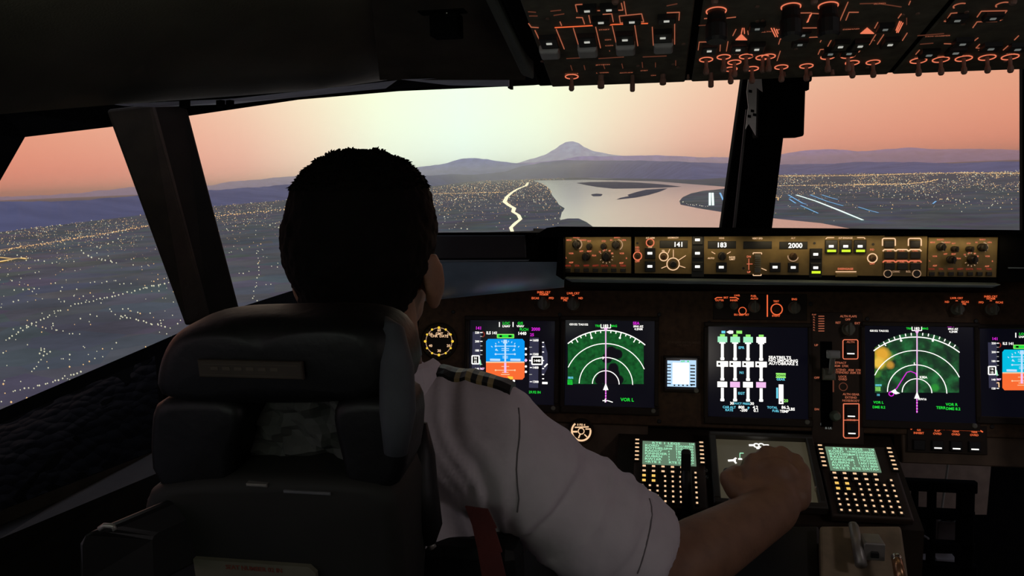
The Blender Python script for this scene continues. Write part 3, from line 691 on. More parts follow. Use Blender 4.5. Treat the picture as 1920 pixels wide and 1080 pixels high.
def mcp():
    p = Panel(MC, 1420, 480, 'autopilot_control_panel', 'long brown autopilot control panel with lit speed heading and altitude windows', 'control panel')
    face(p, 1184, 442, 1651.5, 523)
    def win(x0, x1, y, t_, tx):
        b = B(); p.box(b, x0, y, x1, y+14, -.001, .0012, .0005); w = p.part('display_window', b, m_black)
        if t_:
            b = B(); p.text(b, tx, y+7, t_, 10.5, z=.0015); p.part('digits', b, g_white, w)
    win(1237, 1289.5, 451, '141', 1272); win(1327, 1380, 452, '183', 1354); win(1393.5, 1447, 452.5, None, 0); win(1461, 1514, 453, '2000', 1491)
    def btn(x, y, green=False, w=10, h=9, label=None):
        b = B().mat(m_black); p.box(b, x-w, y-h, x+w, y+h, 0, .004, .0008)
        b.mat(g_white); p.box(b, x-5, y-2.6, x+4, y+2, .0038, .0045)
        if green: b.mat(g_lime); p.box(b, x-8, y+6, x+8.5, y+10.5, .0038, .0045)
        return p.part('push_button', b, label=('button with a lime green lit bar' if green else None))
    col = B(); p.box(col, 1297, 443, 1320, 519, -.002, .001); p.part('button_strip', col, m_black)
    for y in (450, 475, 500): btn(1308, y)
    btn(1219, 475, h=10); btn(1219, 499.5, h=10); btn(1352.5, 501); btn(1453, 501); btn(1487, 501.5)
    col = B(); p.box(col, 1517.5, 466, 1541, 520, -.002, .001); p.part('button_strip', col, m_black)
    btn(1529, 477); btn(1529, 502, True)
    for x in (1558, 1585, 1612): btn(x, 462, True, w=11.5, h=12)
    for x, y, r in ((1219, 455, 7.5), (1195.5, 480, 8), (1244.5, 481, 8.5), (1262, 495, 12), (1635.5, 484, 8.5)):
        b = B(); p.ring(b, x, y, r, 1.9); p.part('lit_ring', b, g_cream if r > 8 else g_or)
        p.knob(x, y, r*.62, .013, m_brown if r < 10 else m_knobd, grip=False)
    b = B(); p.ring(b, 1487, 480.5, 9.5, 1.6, a0=170, a1=350); p.part('lit_ring', b, g_creamd); p.knob(1487, 480.5, 7, .014, m_brown)
    p.knob(1353.5, 480, 8, .016, m_knobd)
    b = B().mat(g_cream)
    for t_ in ((1262.5, 482, 1262.5, 468), (1272, 488, 1286, 479), (1273, 498, 1285, 502), (1250, 499, 1240, 503), (1252.5, 475, 1256, 467), (1341, 476, 1334, 472), (1363, 476, 1370, 472), (1427.5, 503, 1437, 507)):
        p.line(b, *t_, 1.3)
    p.path(b, [(1412, 477), (1412, 474), (1428, 474), (1428, 477)]); p.path(b, [(1412, 514), (1412, 516.5), (1427, 516.5), (1427, 514)])
    p.path(b, [(1548, 448), (1551, 445.5), (1564, 445.5)]); p.path(b, [(1607, 445.5), (1620, 445.5), (1622, 448)]); p.line(b, 1566.5, 509.5, 1605.5, 509.5, 1.8)
    p.part('marking', b)
    b = B().mat(g_cream)
    for t_, x, y in (('A/T ARM', 1219, 446), ('OFF', 1219, 464), ('IAS/MACH', 1262, 445.5), ('HDG', 1353, 446.5), ('VERT SPD', 1420, 447), ('ALT', 1487, 446.5), ('A/P ENGAGE', 1585, 446), ('SEL', 1244, 470), ('AUTO', 1333, 484), ('BANK', 1373, 482), ('LIMIT', 1373, 486)):
        p.text(b, x, y, t_, 3.6)
    p.part('legend', b)
    b = B().mat(g_or)
    for t_, x, y in (('F/D', 1195, 464), ('ON', 1195, 469), ('OFF', 1195, 490), ('DN', 1404, 481), ('UP', 1404, 510), ('DISENGAGE', 1585, 504), ('F/D', 1635, 468), ('OFF', 1635, 494)):
        p.text(b, x, y, t_, 4.2)
    p.line(b, 1404, 485, 1404, 506, 1.0); p.line(b, 1400, 495, 1411, 495, 1)
    p.part('legend', b, label='orange lettering')
    b = B(); c = p.at(1420, 494); rr = .014
    for k in range(14):
        t = PI*k/13; b.box(c[0]-.0045, c[1]-rr*math.cos(t)-.0008, c[0]+.0045, c[1]-rr*math.cos(t)+.0008, 0, .002+rr*.5*math.sin(t))
    p.part('thumb_wheel', b, m_knob)
    b = B(); p.box(b, 1566, 512, 1606, 519, 0, .006, .001); p.part('disengage_bar', b, m_mcp)
    for x, y in ((1195, 456), (1637, 458), (1527, 456), (1394, 503)):
        b = B(); p.disc(b, x, y, 2.4, 0, .001); p.part('screw', b, m_knobd)
mcp()
def dsp():
    p = Panel(MC, 1692, 480, 'display_select_panel', 'small brown display select panel with orange outlined buttons', 'control panel')
    face(p, 1652.5, 443, 1738, 526)
    for x in (1666.5, 1715):
        b = B(); p.path(b, [(x-12, 461), (x-12, 449), (x-10, 447), (x+10, 447), (x+12, 449), (x+12, 461)], 2.2); p.part('lit_bracket', b, g_cream)
        b = B(); p.box(b, x-9, 451, x+9, 464, 0, .004, .0008); p.part('push_button', b, m_knobd)
    for y in (468, 489):
        for i in range(3):
            x = 1667+i*24.3; b = B(); p.path(b, [(x-12, y+3), (x-9, y), (x+9, y), (x+12, y+3)], 2.4); p.part('lit_bracket', b, g_cream if y < 480 else g_or)
            b = B(); p.box(b, x-9.5, y+4, x+9.5, y+17, 0, .004, .0008); p.part('push_button', b, m_knobd)
            b = B(); p.text(b, x, y+2, ('ENG', 'STAT', 'CHKL', 'ELEC', 'FUEL', 'AIR')[i+(3 if y > 480 else 0)], 3.4); p.part('legend', b, g_or)
    for x in (1664.5, 1718.5):
        b = B(); p.ring(b, x, 513, 7.5, 1.3); p.part('lit_ring', b, g_creamd); b = B(); p.disc(b, x, 513, 6.2, 0, .003); p.part('push_button', b, m_knobd)
    b = B(); p.text(b, 1680, 509, 'CANC', 4); p.text(b, 1703, 509, 'RCL', 4); p.part('legend', b, g_creamd)
dsp()

# ================================================================== MAIN INSTRUMENT PANEL
def main_board():
    b = B(); x0, y0 = MP.loc(600, 546); x1, _ = MP.loc(2010, 700); _, y1 = MP.loc(1430, 1150)
    root = empty('instrument_panel', MP.M, label='dark brown main instrument panel below the glareshield', cat='instrument panel')
    _, ytop = MP.loc(1430, 520); _, yc = MP.loc(1430, 806)
    b = B(); b.box(x0, yc, x1, ytop, -.05, 0, .002); b.build('panel_board', m_brown, root)
    b = B(); b.box(x0, yc-.14, MP.loc(1215, 806)[0], yc+.0, -.05, -.004, .002); b.build('lower_board', mat('lower_brown', (.12, .075, .045), .7, var=.25, varscale=30), root)
    u, v = MP.loc(1692, 806); b = B(); b.box(u, v-.06, x1, v, -.05, -.004, .002); b.build('lower_board', MATS['lower_brown'], root)
    for px, py in ((850, 585), (1050, 590), (1236, 590), (1330, 605), (1520, 570), (1626, 598), (1830, 602), (870, 760), (1236, 790), (1640, 795), (1860, 800)):
        u, v = MP.loc(px, py); s = B(); s.lathe((0, 0), [(.004, 0), (.004, .001), (.003, .0018)], 10); o = s.build('screw', m_knobd, root); o.location = (u, v, 0)
main_board()

def display(x0, y0, x1, y1, label, name='display_unit', group='display screens of the instrument panel', scr=m_scr, bz=8, bot=14, sensor=True):
    p = Panel(MP, (x0+x1)/2, (y0+y1)/2, name, label, 'display', group)
    b = B()
    # bezel: four mitred bars standing proud round the glass
    p.box(b, x0-bz, y0-bz, x1+bz, y0, 0, .008, .0015); p.box(b, x0-bz, y1, x1+bz, y1+bot, 0, .008, .0015)
    p.box(b, x0-bz, y0, x0, y1, 0, .008, .0015); p.box(b, x1, y0, x1+bz, y1, 0, .008, .0015)
    p.part('bezel', b, m_bezel)
    b = B(); p.box(b, x0, y0, x1, y1, 0, .003); s = p.part('screen', b, scr)
    if sensor:
        b = B(); c = p.at(x1-2, y1+bot*.55); b.lathe(c, [(.0045, .007), (.0045, .0095), (.003, .0105)], 12); p.part('light_sensor', b, m_knob)
    p.scr = s; return p
Z0, Z1 = .0031, .0036
class G:
    """coloured symbology on a screen: one mesh per colour, child of the screen"""
    def __init__(s, p): s.p = p; s.d = {}; s.k = {}
    def b(s, m):
        if m not in s.d: s.d[m] = B()
        return s.d[m]
    def line(s, m, *a, w=1.6, z=0): s.p.line(s.b(m), *a, w=w, z0=Z0+z, z1=Z1+z)
    def path(s, m, pts, w=1.6, z=0): s.p.path(s.b(m), pts, w, Z0+z, Z1+z)
    def box(s, m, x0, y0, x1, y1, z=0): s.p.box(s.b(m), x0, y0, x1, y1, Z0+z, Z1+z)
    def text(s, m, x, y, t, h=5, align='c', z=0, sx=1.0): s.p.text(s.b(m), x, y, t, h, align, Z1+z, sx)
    def arc(s, m, x, y, r, a0, a1, w=1.6, z=0): s.p.ring(s.b(m), x, y, r, w, Z0+z, Z1+z, a0, a1)
    def disc(s, m, x, y, r, z=0): s.p.disc(s.b(m), x, y, r, Z0+z, Z1+z)
    def poly(s, m, pts, z=0): s.b(m).prism([s.p.at(*q) for q in pts], Z0+z, Z1+z)
    def done(s):
        for m, b in s.d.items(): b.build('symbology', m, s.p.scr, kind='stuff')

def pfd(ox, oy, k, label, full=True, x0=880, x1=1040, sky=None):
    p = display(x0, 601 if full else 617, x1, 757 if full else 782, label)
    g = G(p); X = lambda x: ox+(x-930)*k; Y = lambda y: oy+(y-680)*k
    sky = sky or g_sky
    # attitude field
    g.poly(sky, [(X(912), Y(679)), (X(912), Y(640)), (X(916), Y(635.5)), (X(980), Y(635.5)), (X(984), Y(640)), (X(984), Y(679))])
    g.poly(g_earth, [(X(912), Y(679)), (X(984), Y(679)), (X(984), Y(707)), (X(980), Y(711.5)), (X(916), Y(711.5)), (X(912), Y(707))])
    g.line(g_cream, X(912), Y(679), X(984), Y(679), w=2.4, z=.0006)
    for y, w in ((649, 19), (653.5, 7), (657, 7), (664, 19), (668, 5), (671, 5), (687, 7), (694, 19), (698, 6), (702, 8)):
        g.line(g_lw if y < 679 else g_cream, X(948-w), Y(y), X(948+w), Y(y), w=1.3, z=.0006)
    g.line(g_lw, X(948), Y(640), X(948), Y(679), w=3.2, z=.0007); g.line(g_pink, X(948), Y(680), X(948), Y(699), w=4, z=.0007)
    g.poly(g_lw, [(X(944), Y(644)), (X(952), Y(644)), (X(951), Y(637)), (X(945), Y(637))], z=.0008)
    for a in (-45, -30, -20, -10, 10, 20, 30, 45):
        t = (90+a)*D2R; g.line(g_lw, X(948+34*math.cos(t)), Y(675-34*math.sin(t)), X(948+37*math.cos(t)), Y(675-37*math.sin(t)), w=1.4, z=.0006)
    for s in (-1, 1):
        g.box(g_lw, X(948+s*19-9.5), Y(672.5), X(948+s*19+9.5), Y(676.5), z=.0009); g.poly(g_lw, [(X(948+s*17), Y(653)), (X(948+s*13), Y(658)), (X(948+s*19), Y(657))][::s], z=.0009)
        for y in (649, 664): g.disc(g_lw, X(948+s*18), Y(y), 1.8, z=.0008)
        g.disc(g_cream, X(948+s*18), Y(694), 1.6, z=.0008)
    # speed tape
    g.box(g_slate, X(886), Y(622), X(902), Y(707.5)); g.box(g_slate, X(993), Y(633), X(1010), Y(727)); g.poly(g_slate, [(X(1017), Y(640)), (X(1022), Y(645)), (X(1027), Y(662)), (X(1027), Y(690)), (X(1021), Y(702)), (X(1016), Y(702))])
    for i, (y, t_) in enumerate(((623.5, '220'), (640, '200'), (657, '180'), (691.5, '140'), (708, '120'))):
        g.text(g_white, X(895.5), Y(y), t_, 4.4, z=.0003); g.line(g_white, X(901), Y(y), X(905.5), Y(y), w=1.4, z=.0003)
    for y in (631, 648.5, 665, 683): g.line(g_whd, X(901), Y(y), X(905), Y(y), w=1.2, z=.0003)
    g.path(g_white, [(X(886), Y(667)), (X(899), Y(667)), (X(899), Y(682)), (X(886), Y(682)), (X(886), Y(667))], w=2.2, z=.0006)
    g.box(g_blk, X(887), Y(668), X(898), Y(681), z=.0004); g.text(g_white, X(892.5), Y(671.5), '16', 5, z=.0008); g.text(g_white, X(892.5), Y(678), '15', 5, z=.0008)
    g.line(g_mint, X(900), Y(674), X(902), Y(684), w=3, z=.0006)
    g.text(g_mag, X(898), Y(615), '141', 6.5); g.text(g_pink, X(905), Y(691), 'REF', 4.4, z=.0006); g.path(g_cream, [(X(901), Y(698)), (X(905), Y(697)), (X(905.5), Y(706))], w=2, z=.0006)
    g.arc(g_red, X(904), Y(627), 5, -70, 80, 1.6)
    # altitude tape
    for y, t_ in ((638, '1600'), (664, '1500'), (689, '1400'), (715.5, '1300')):
        g.text(g_white, X(1005), Y(y), t_, 4.6, z=.0003); g.line(g_white, X(994), Y(y), X(998), Y(y), w=1.4, z=.0003)
    for y in (651, 702): g.line(g_whd, X(993), Y(y), X(998), Y(y), w=1.2, z=.0003)
    g.path(g_white, [(X(998), Y(669)), (X(1017), Y(669)), (X(1017), Y(683)), (X(998), Y(683)), (X(998), Y(669))], w=2.4, z=.0006); g.box(g_blk, X(999), Y(670), X(1016), Y(682), z=.0004)
    g.text(g_white, X(1008), Y(676), '1440', 5.2, z=.0008); g.line(g_white, X(993), Y(676), X(998), Y(676), w=2.4, z=.0006)
    g.text(g_mag, X(1005), Y(617), '2000', 6.5); g.text(g_mag, X(998), Y(627.5), '25', 6)
    for y in (642, 650, 660, 676, 691, 702, 710): g.line(g_white, X(1017), Y(y), X(1020.5), Y(y), w=1.8, z=.0003)
    g.line(g_white, X(1021), Y(688), X(1027), Y(682), w=2.2, z=.0005); g.box(g_white, X(1017), Y(716), X(1027), Y(720)); g.text(g_grn, X(1003), Y(735), '29.92 IN', 5)
    for y in (654, 664.5, 687, 697): g.disc(g_white, X(986.5), Y(y), 2.1)
    g.poly(g_pink, [(X(983.5), Y(675.5)), (X(986.5), Y(672)), (X(989.5), Y(675.5)), (X(986.5), Y(679))]); g.disc(g_white, X(964), Y(714), 2.2); g.poly(g_yel, [(X(952), Y(705)), (X(962), Y(706)), (X(963), Y(711)), (X(955), Y(711))], z=.0008)
    # annunciations
    g.line(g_white, X(937), Y(604), X(937), Y(613), w=1.6); g.line(g_white, X(962.5), Y(604), X(962.5), Y(613), w=1.6)
    g.text(g_grn, X(950), Y(606), 'LOC', 5.5); g.text(g_white, X(950), Y(611.5), 'LNAV', 4.6); g.text(g_grn, X(976), Y(606), 'G/S', 5.5); g.text(g_white, X(976), Y(611.5), 'VNAV', 4.2)
    g.text(g_grn, X(983), Y(617.5), 'FLCH', 5.5); g.text(g_white, X(980), Y(625), '1440', 6.5); g.text(g_white, X(922.5), Y(624), 'ILS 141', 6, sx=.95)
    g.path(g_lgrn, [(X(933), Y(627)), (X(964), Y(627)), (X(964), Y(633.5)), (X(933), Y(633.5)), (X(933), Y(627))], w=1.4, z=.0004); g.box(g_grn, X(933), Y(627), X(964), Y(633.5)); g.box(g_blk, X(937), Y(628.5), X(942), Y(632), z=.0006); g.box(g_blk, X(954), Y(628.5), X(960), Y(632), z=.0006)
    g.done(); return p
pfd(930, 680, 1.0, 'left flight display with blue and orange artificial horizon behind the pilot\'s shoulder')
pfd(1896, 688+12, 1.0, 'right flight display with blue and orange horizon at the right edge', False, 1836, 2000, g_skyr)

def nd(cx, cy, k, x0, y0, x1, y1, label, weather=False):
    """cx,cy own-ship point; k scale"""
    p = display(x0, y0, x1, y1, label); g = G(p); s = k
    R1, R2, R3, R4 = 113*s, 78*s, 53*s, 27*s      # measured on the photo
    half = 71*s
    # terrain / weather picture clipped by the outer arc
    pts = [(cx-half, cy)]
    a0 = math.degrees(math.acos(half/R1))
    top = 113*s-12*s
    n = 22
    for i in range(n+1):
        x = cx-half+2*half*i/n; pts.append((x, cy+12*s-math.sqrt(max(0, R1*R1-(x-cx)**2))))
    pts.append((cx+half, cy))
    tm = bpy.data.materials.new('terrain_picture'); tm.use_nodes = True; t = tm.node_tree; bs = t.nodes['Principled BSDF']; bs.inputs['Base Color'].default_value = (.01, .01, .01, 1)
    tc = N(t, 'ShaderNodeTexCoord'); nz = N(t, 'ShaderNodeTexNoise'); nz.inputs['Scale'].default_value = 55 if weather else 160; nz.inputs['Detail'].default_value = 3; t.links.new(tc.outputs['Object'], nz.inputs['Vector'])
    if weather: r = ramp(t, [(.30, lin((14, 30, 26))), (.5, lin((22, 62, 34))), (.72, lin((34, 112, 58)))])
    else: r = ramp(t, [(.3, lin((10, 62, 26))), (.7, lin((22, 100, 44)))])
    t.links.new(nz.outputs[0], r.inputs[0]); colr = r.outputs[0]
    def blob(colr, x, y, rad, rgb, soft, warp=.5):
        c = p.at(x, y); vm = N(t, 'ShaderNodeVectorMath', operation='DISTANCE'); vm.inputs[1].default_value = (c[0], c[1], Z1)
        nd_ = N(t, 'ShaderNodeMath', operation='MULTIPLY_ADD'); t.links.new(nz.outputs[0], nd_.inputs[0]); nd_.inputs[1].default_value = -rad*p.sx*warp
        t.links.new(tc.outputs['Object'], vm.inputs[0]); t.links.new(vm.outputs['Value'], nd_.inputs[2])
        mr = N(t, 'ShaderNodeMapRange'); mr.inputs[1].default_value = rad*p.sx*(1-soft-warp*.5); mr.inputs[2].default_value = rad*p.sx*(1-warp*.5); mr.inputs[3].default_value = 1; mr.inputs[4].default_value = 0
        t.links.new(nd_.outputs[0], mr.inputs[0]); mx = N(t, 'ShaderNodeMix', data_type='RGBA'); t.links.new(mr.outputs[0], mx.inputs[0]); t.links.new(colr, mx.inputs[6]); mx.inputs[7].default_value = (*rgb, 1); return mx.outputs[2]
    if weather:
        for x, y, rr, c_ in ((1650, 672, 26, lin((120, 140, 40))), (1653, 664, 17, lin((225, 165, 50))), (1646, 680, 15, lin((235, 190, 70))), (1668, 684, 10, lin((190, 140, 50))), (1642, 700, 11, lin((60, 120, 40))), (1752, 727, 9, lin((40, 140, 50)))): colr = blob(colr, x, y, rr, c_, .5)
    else:
        for x, y, rr in ((1146, 661, 11), (1158, 664, 9), (1138, 672, 9), (1150, 690, 9), (1149, 700, 12), (1134, 705, 14), (1124, 713, 8), (1146, 716, 14), (1160, 712, 9)): colr = blob(colr, x, y, rr*1.12, lin((10, 8, 16)), .15)
    t.links.new(colr, bs.inputs['Emission Color']); bs.inputs['Emission Strength'].default_value = 1
    g.poly(tm, pts)
    # arcs
    oc = cy+12*s
    am = math.degrees(math.acos(half/R1))
    g.arc(g_white, cx, oc, R1, am-1, 181-am, 1.9, z=.0006)
    for i in range(-7, 8):
        a = 90+i*5; 
        if a < am or a > 180-am: continue
        t_ = a*D2R; l = 9 if i % 3 == 0 and i else 5
        g.line(g_white, cx+R1*math.cos(t_), oc-R1*math.sin(t_), cx+(R1-l)*math.cos(t_), oc-(R1-l)*math.sin(t_), w=1.7, z=.0006)
        if i % 6 == 3 or i in (-3, 3): g.disc(g_white, cx+(R1-11)*math.cos(t_), oc-(R1-11)*math.sin(t_), 2.0, z=.0006)
    g.arc(g_white, cx, cy+2*s, R2, 24, 156, 1.5, z=.0006); g.arc(g_white, cx, cy, R3-3*s, 0, 180, 1.5, z=.0006); g.arc(g_white, cx, cy, R4-2*s, 0, 180, 1.5, z=.0006)
    g.line(g_pink, cx, oc-R1-3, cx, cy+2, w=2.2, z=.0008); g.line(g_mag, cx, cy+8, cx, cy+34*s, w=2, z=.0004)
    for i in range(5): g.disc(g_pink, cx, cy+(12+i*5)*s, 1.3, z=.0008)
    g.poly(g_white, [(cx-5, cy+11), (cx+5, cy+11), (cx, cy-2)], z=.001)
    g.path(g_white, [(cx-9, oc-R1-11), (cx-9, oc-R1-4), (cx+9, oc-R1-4), (cx+9, oc-R1-11)], 1.5); g.text(g_white, cx, oc-R1-8, '183', 6, z=.0002); g.poly(g_pink, [(cx-4, oc-R1-4), (cx+4, oc-R1-4), (cx, oc-R1+4)], z=.0009)
    g.text(g_grn, cx-14.5, oc-R1-8, 'TRK', 4.6); g.text(g_grn, cx+15, oc-R1-8, 'MAG', 4.6)
    g.text(g_white, x0+9, y0+7 if not weather else y0+8, 'GS152 TAS152', 4.2, 'l', sx=1.1)
    g.text(g_mag, cx+57*s, oc-R1-13, 'SEA', 6); g.text(g_white, cx+61*s, oc-R1-7, '0941.0Z', 4.4); g.text(g_white, cx+61*s, oc-R1-2, '4.2NM', 4.4)
    g.text(g_white, cx-5, cy-49*s, '5', 5, z=.0008)
    return p, g
p, g = nd(1136, 720, 1.0, 1059, 601, 1227, 762, 'left navigation display with green terrain and white range arcs')
g.line(g_cyan, 1065, 708, 1075, 708, w=4); g.box(g_grn, 1064.5, 711.5, 1074, 721); g.text(g_grn, 1176, 749, 'VOR L', 7); g.path(g_white, [(1130, 751), (1140, 751), (1149, 754)], 1.5); g.line(g_white, 1135, 748, 1135, 754, w=2, z=.001)
g.done()
p, g = nd(1718, 736, 1.11, 1621, 612, 1826, 790, 'right navigation display with yellow weather cell and magenta route', True)
g.path(g_mag, [(1668, 736), (1680, 728), (1690, 712), (1699, 698), (1706, 696), (1716, 700), (1719, 712)], 1.6, z=.0007); g.arc(g_mag, 1670, 738, 4.5, 0, 360, 1.6, z=.0007)
g.poly(g_white, [(1669, 734), (1677, 729), (1680, 734), (1686, 737), (1678, 739)], z=.001); g.text(g_white, 1730, 707, 'KSEA', 5, z=.001); g.text(g_white, 1728, 748, 'RW16', 4.6, z=.001)
g.line(g_cyan, 1640, 722, 1652, 722, w=4); g.box(g_lgrn, 1640, 725, 1650, 733); g.text(g_cyan, 1646, 740, '10', 5)
g.text(g_grn, 1646, 754, 'VOR L', 5.5); g.text(g_grn, 1647, 763, 'DME 8.2', 5.5); g.text(g_grn, 1763, 764, 'TERR', 6); g.text(g_grn, 1783, 758, 'VOR R', 6); g.text(g_grn, 1786, 766, 'DME 8.2', 6); g.done()

def eicas():
    p = display(1327, 613, 1514, 783, 'square engine display with four columns of white engine gauges'); g = G(p)
    X = lambda x: 1320+x/6; Y = lambda y: 610+y/6
    for i, x in enumerate((205, 348, 493, 640)):
        dy = i*2
        g.box(g_lgrn, X(x-26), Y(100+dy), X(x+28), Y(126+dy)); g.box(g_mint if i < 3 else g_white, X(x-53), Y(126+dy), X(x+54), Y(190+dy), z=.0002); g.box(g_white, X(x-34), Y(190+dy), X(x+34), Y(205+dy))
        g.line(g_white, X(x), Y(200+dy), X(x), Y(392+dy), w=5.4); g.box(g_white, X(x-64), Y(402+dy), X(x+64), Y(464+dy)); g.disc(g_blk, X(x-36), Y(432+dy), 2.2, z=.0005)
        g.line(g_white, X(x), Y(470+dy), X(x), Y(620+dy), w=5.4); g.box(g_pink if i % 2 else g_white, X(x-56), Y(632+dy), X(x+54), Y(694+dy)); g.line(g_white, X(x), Y(700+dy), X(x), Y(852+dy), w=5.4)
        for yy in (388, 470, 618, 850): g.box(g_white, X(x-22), Y(yy-26+dy), X(x+22), Y(yy+dy))
        for yy in (436,): g.box(g_whd, X(x-56), Y(yy-26+dy), X(x+58), Y(yy-22+dy), z=.0004)
    g.box(g_cyan, X(195), Y(62), X(238), Y(90)); g.poly(g_white, [(X(250), Y(75)), (X(285), Y(57)), (X(326), Y(62)), (X(326), Y(92)), (X(285), Y(96))]); g.box(g_lgrn, X(362), Y(60), X(426), Y(94))
    g.text(g_cyan, X(420), Y(250), 'EPR', 5.5); g.text(g_cyan, X(420), Y(530), 'N1', 5.5); g.text(g_cyan, X(420), Y(763), 'EGT', 5.5)
    for i, t_ in enumerate(('SEATBELTS', 'NO SMOKING', 'AUTOBRAKE 2')): g.text(g_white, X(724), Y(358+i*34), t_, 6, 'l', sx=1.15 if i < 2 else 1.1)
    g.box(g_lgrn, X(806), Y(536), X(916), Y(592)); g.text(g_blk, X(861), Y(564), 'DOWN', 4.6, z=.0002); g.text(g_cyan, X(861), Y(606), 'GEAR', 5)
    g.box(g_white, X(838), Y(664), X(890), Y(884)); g.disc(g_blk, X(862), Y(862), 1.5, z=.0003); g.box(g_cyan, X(810), Y(700), X(830), Y(820)); g.text(g_lgrn, X(918), Y(845), '20', 6.5)
    g.text(g_white, X(312), Y(874), '30', 6); g.text(g_cyan, X(424), Y(878), 'DUCT PRESS', 4.4); g.text(g_white, X(538), Y(878), '30', 6)
    g.text(g_cyan, X(282), Y(918), 'CAB ALT', 5); g.text(g_cyan, X(282), Y(950), 'RATE', 5); g.text(g_white, X(418), Y(918), '800', 6); g.text(g_white, X(445), Y(952), '-200', 6); g.text(g_cyan, X(500), Y(930), 'P', 6); g.text(g_white, X(575), Y(920), '4.2', 6.5); g.text(g_white, X(580), Y(955), '0.1', 6.5)
    g.text(g_cyan, X(765), Y(922), 'TOTAL', 4.8); g.text(g_cyan, X(805), Y(960), 'FUEL', 4.8); g.text(g_white, X(910), Y(920), '86.2', 6.5); g.text(g_white, X(985), Y(940), 'LBS', 6); g.text(g_white, X(900), Y(965), 'TEMP', 5.5)
    g.done()
eicas()
def standby():
    p = display(1249, 672, 1307, 728, 'small standby attitude display glowing white beside the left navigation screen', 'standby_display', bz=5, bot=7)
    g = G(p)
    g.box(g_lw, 1251, 675, 1305, 725); g.box(g_white, 1261, 680, 1292, 720, z=.0003); g.text(g_grn, 1280, 677.5, 'APP', 3.6, z=.0004); g.text(g_grn, 1290, 677.5, 'M', 3.6, z=.0004)
    for i in range(7):
        g.box(m_scr, 1251, 682+i*6, 1258, 684+i*6, z=.0004); g.box(m_scr, 1294, 684+i*6, 1303, 686.5+i*6, z=.0004)
    for i in range(5): g.box(m_scr, 1263+i*8, 721, 1266+i*8, 723.5, z=.0004)
    g.box(m_scr, 1250, 673, 1275, 676, z=.0004); g.done()
standby()
def clock():
    p = Panel(MP, 824, 640, 'clock', 'round dark clock with a ring of yellow marks left of the displays', 'clock')
    c = (0, 0); r = p.w(34); b = B(); b.lathe(c, [(r, 0), (r, .006), (r*.9, .008), (r*.88, .004), (0.0005, .004)], 32); p.part('case', b, m_bezel)
    b = B().mat(g_creamd); p.ring(b, 824, 640, 24.5, 1.1, .0042, .0047); p.part('dial_ring', b)
    b = B().mat(g_yel)
    for i in range(12):
        t = i*PI/6; p.disc(b, 824+25.5*math.cos(t), 640-25.5*math.sin(t), 1.9 if i % 3 else 2.4, .0042, .005)
    p.part('hour_dot', b)
    b = B().mat(g_cream)
    for t_, x, y in (('60', 824.5, 619), ('GMT', 825, 625.5), ('CHR  DATE', 825, 630), ('50', 809, 626.5), ('10', 843, 626.5), ('40', 808.5, 648), ('20', 842, 648), ('30', 824.5, 657.5)): p.text(b, x, y, t_, 5.2, z=.0048)
    p.part('numerals', b)
    for x, y in ((803, 620), (846, 620), (803, 661), (846, 661)): p.knob(x, y, 3.2, .01, m_knobd, grip=False, name='push_button')
clock()
def selector(x, y, label, texts, r=12):
    p = Panel(MP, x, y, 'selector_knob', label, 'knob', 'selector knobs along the top of the instrument panel')
    b = B(); b.lathe((0, 0), [(p.w(r+8), 0), (p.w(r+8), .0012), (p.w(r+7), .0018)], 24); p.part('base_plate', b, m_brown)
    p.knob(x, y+3, r, .020, m_knob)
    b = B().mat(g_orv)
    for t_, dx, dy in texts: p.text(b, x+dx, y+dy, t_, 4.4, z=.002)
    p.line(b, x-2, y-r-1, x+2, y-r-1, 1.4, .0018, .0024); p.part('legend', b)
selector(1020, 566, 'first lit selector knob above the left flight display, left of its pair', (('INBD CRT', 0, -18), ('NORM', 0, -14), ('EICAS', -16, -7), ('PFD', 14, -7)))
selector(1075, 567, 'second lit selector knob above the left navigation display', (('LWR CRT', 0, -17), ('EICAS', -16, -8), ('PRI', -15, -4), ('ND', 14, -8)))
selector(1793, 577, 'lit selector knob above the right navigation display', (('LWR CRT', 0, -18), ('ND', -18, -11), ('EICAS', 16, -11), ('PRI', 14, -7)))
selector(1857, 577, 'lit selector knob above the right flight display, nearest the right edge', (('INBD CRT', 0, -21), ('NORM', 0, -17), ('PFD', -18, -10), ('EICAS', 16, -10)))
def eicas_ctl():
    p = Panel(MP, 1425, 575, 'engine_display_control_panel', 'narrow orange lit knob panel directly above the engine display', 'control panel')
    face(p, 1336, 551, 1512, 600, m_bezel, 0, .0015)
    for x, y, r in ((1349, 572, 8), (1376, 573, 8), (1414, 575, 12), (1489, 577, 12)): p.knob(x, y, r, .016, m_knob)
    b = B().mat(g_orv)
    p.line(b, 1438.5, 553, 1438.5, 594, 2.2, .0016, .0022); p.ring(b, 1456, 580, 10.5, 2, .0016, .0022); p.ring(b, 1392, 583, 7, 1.4, .0016, .0022)
    p.path(b, [(1340, 561), (1344, 558), (1354, 558)], 1.8, .0016, .0022); p.path(b, [(1368, 558), (1380, 558), (1385, 561)], 1.8, .0016, .0022)
    for t_, x, y in (('BRT', 1361, 558), ('OUTER', 1349, 563), ('INNER', 1376, 563), ('LWR', 1382, 554), ('FUEL', 1413, 555), ('AUTO', 1414, 560), ('TEST', 1455, 565), ('EVENT', 1455, 592), ('ENG', 1489, 561), ('EIU SEL', 1384, 590), ('REF SET', 1396, 590)): p.text(b, x, y, t_, 4, z=.0022)
    p.part('legend', b)
    p.knob(1456, 580, 6.5, .008, m_brown, grip=False)
eicas_ctl()
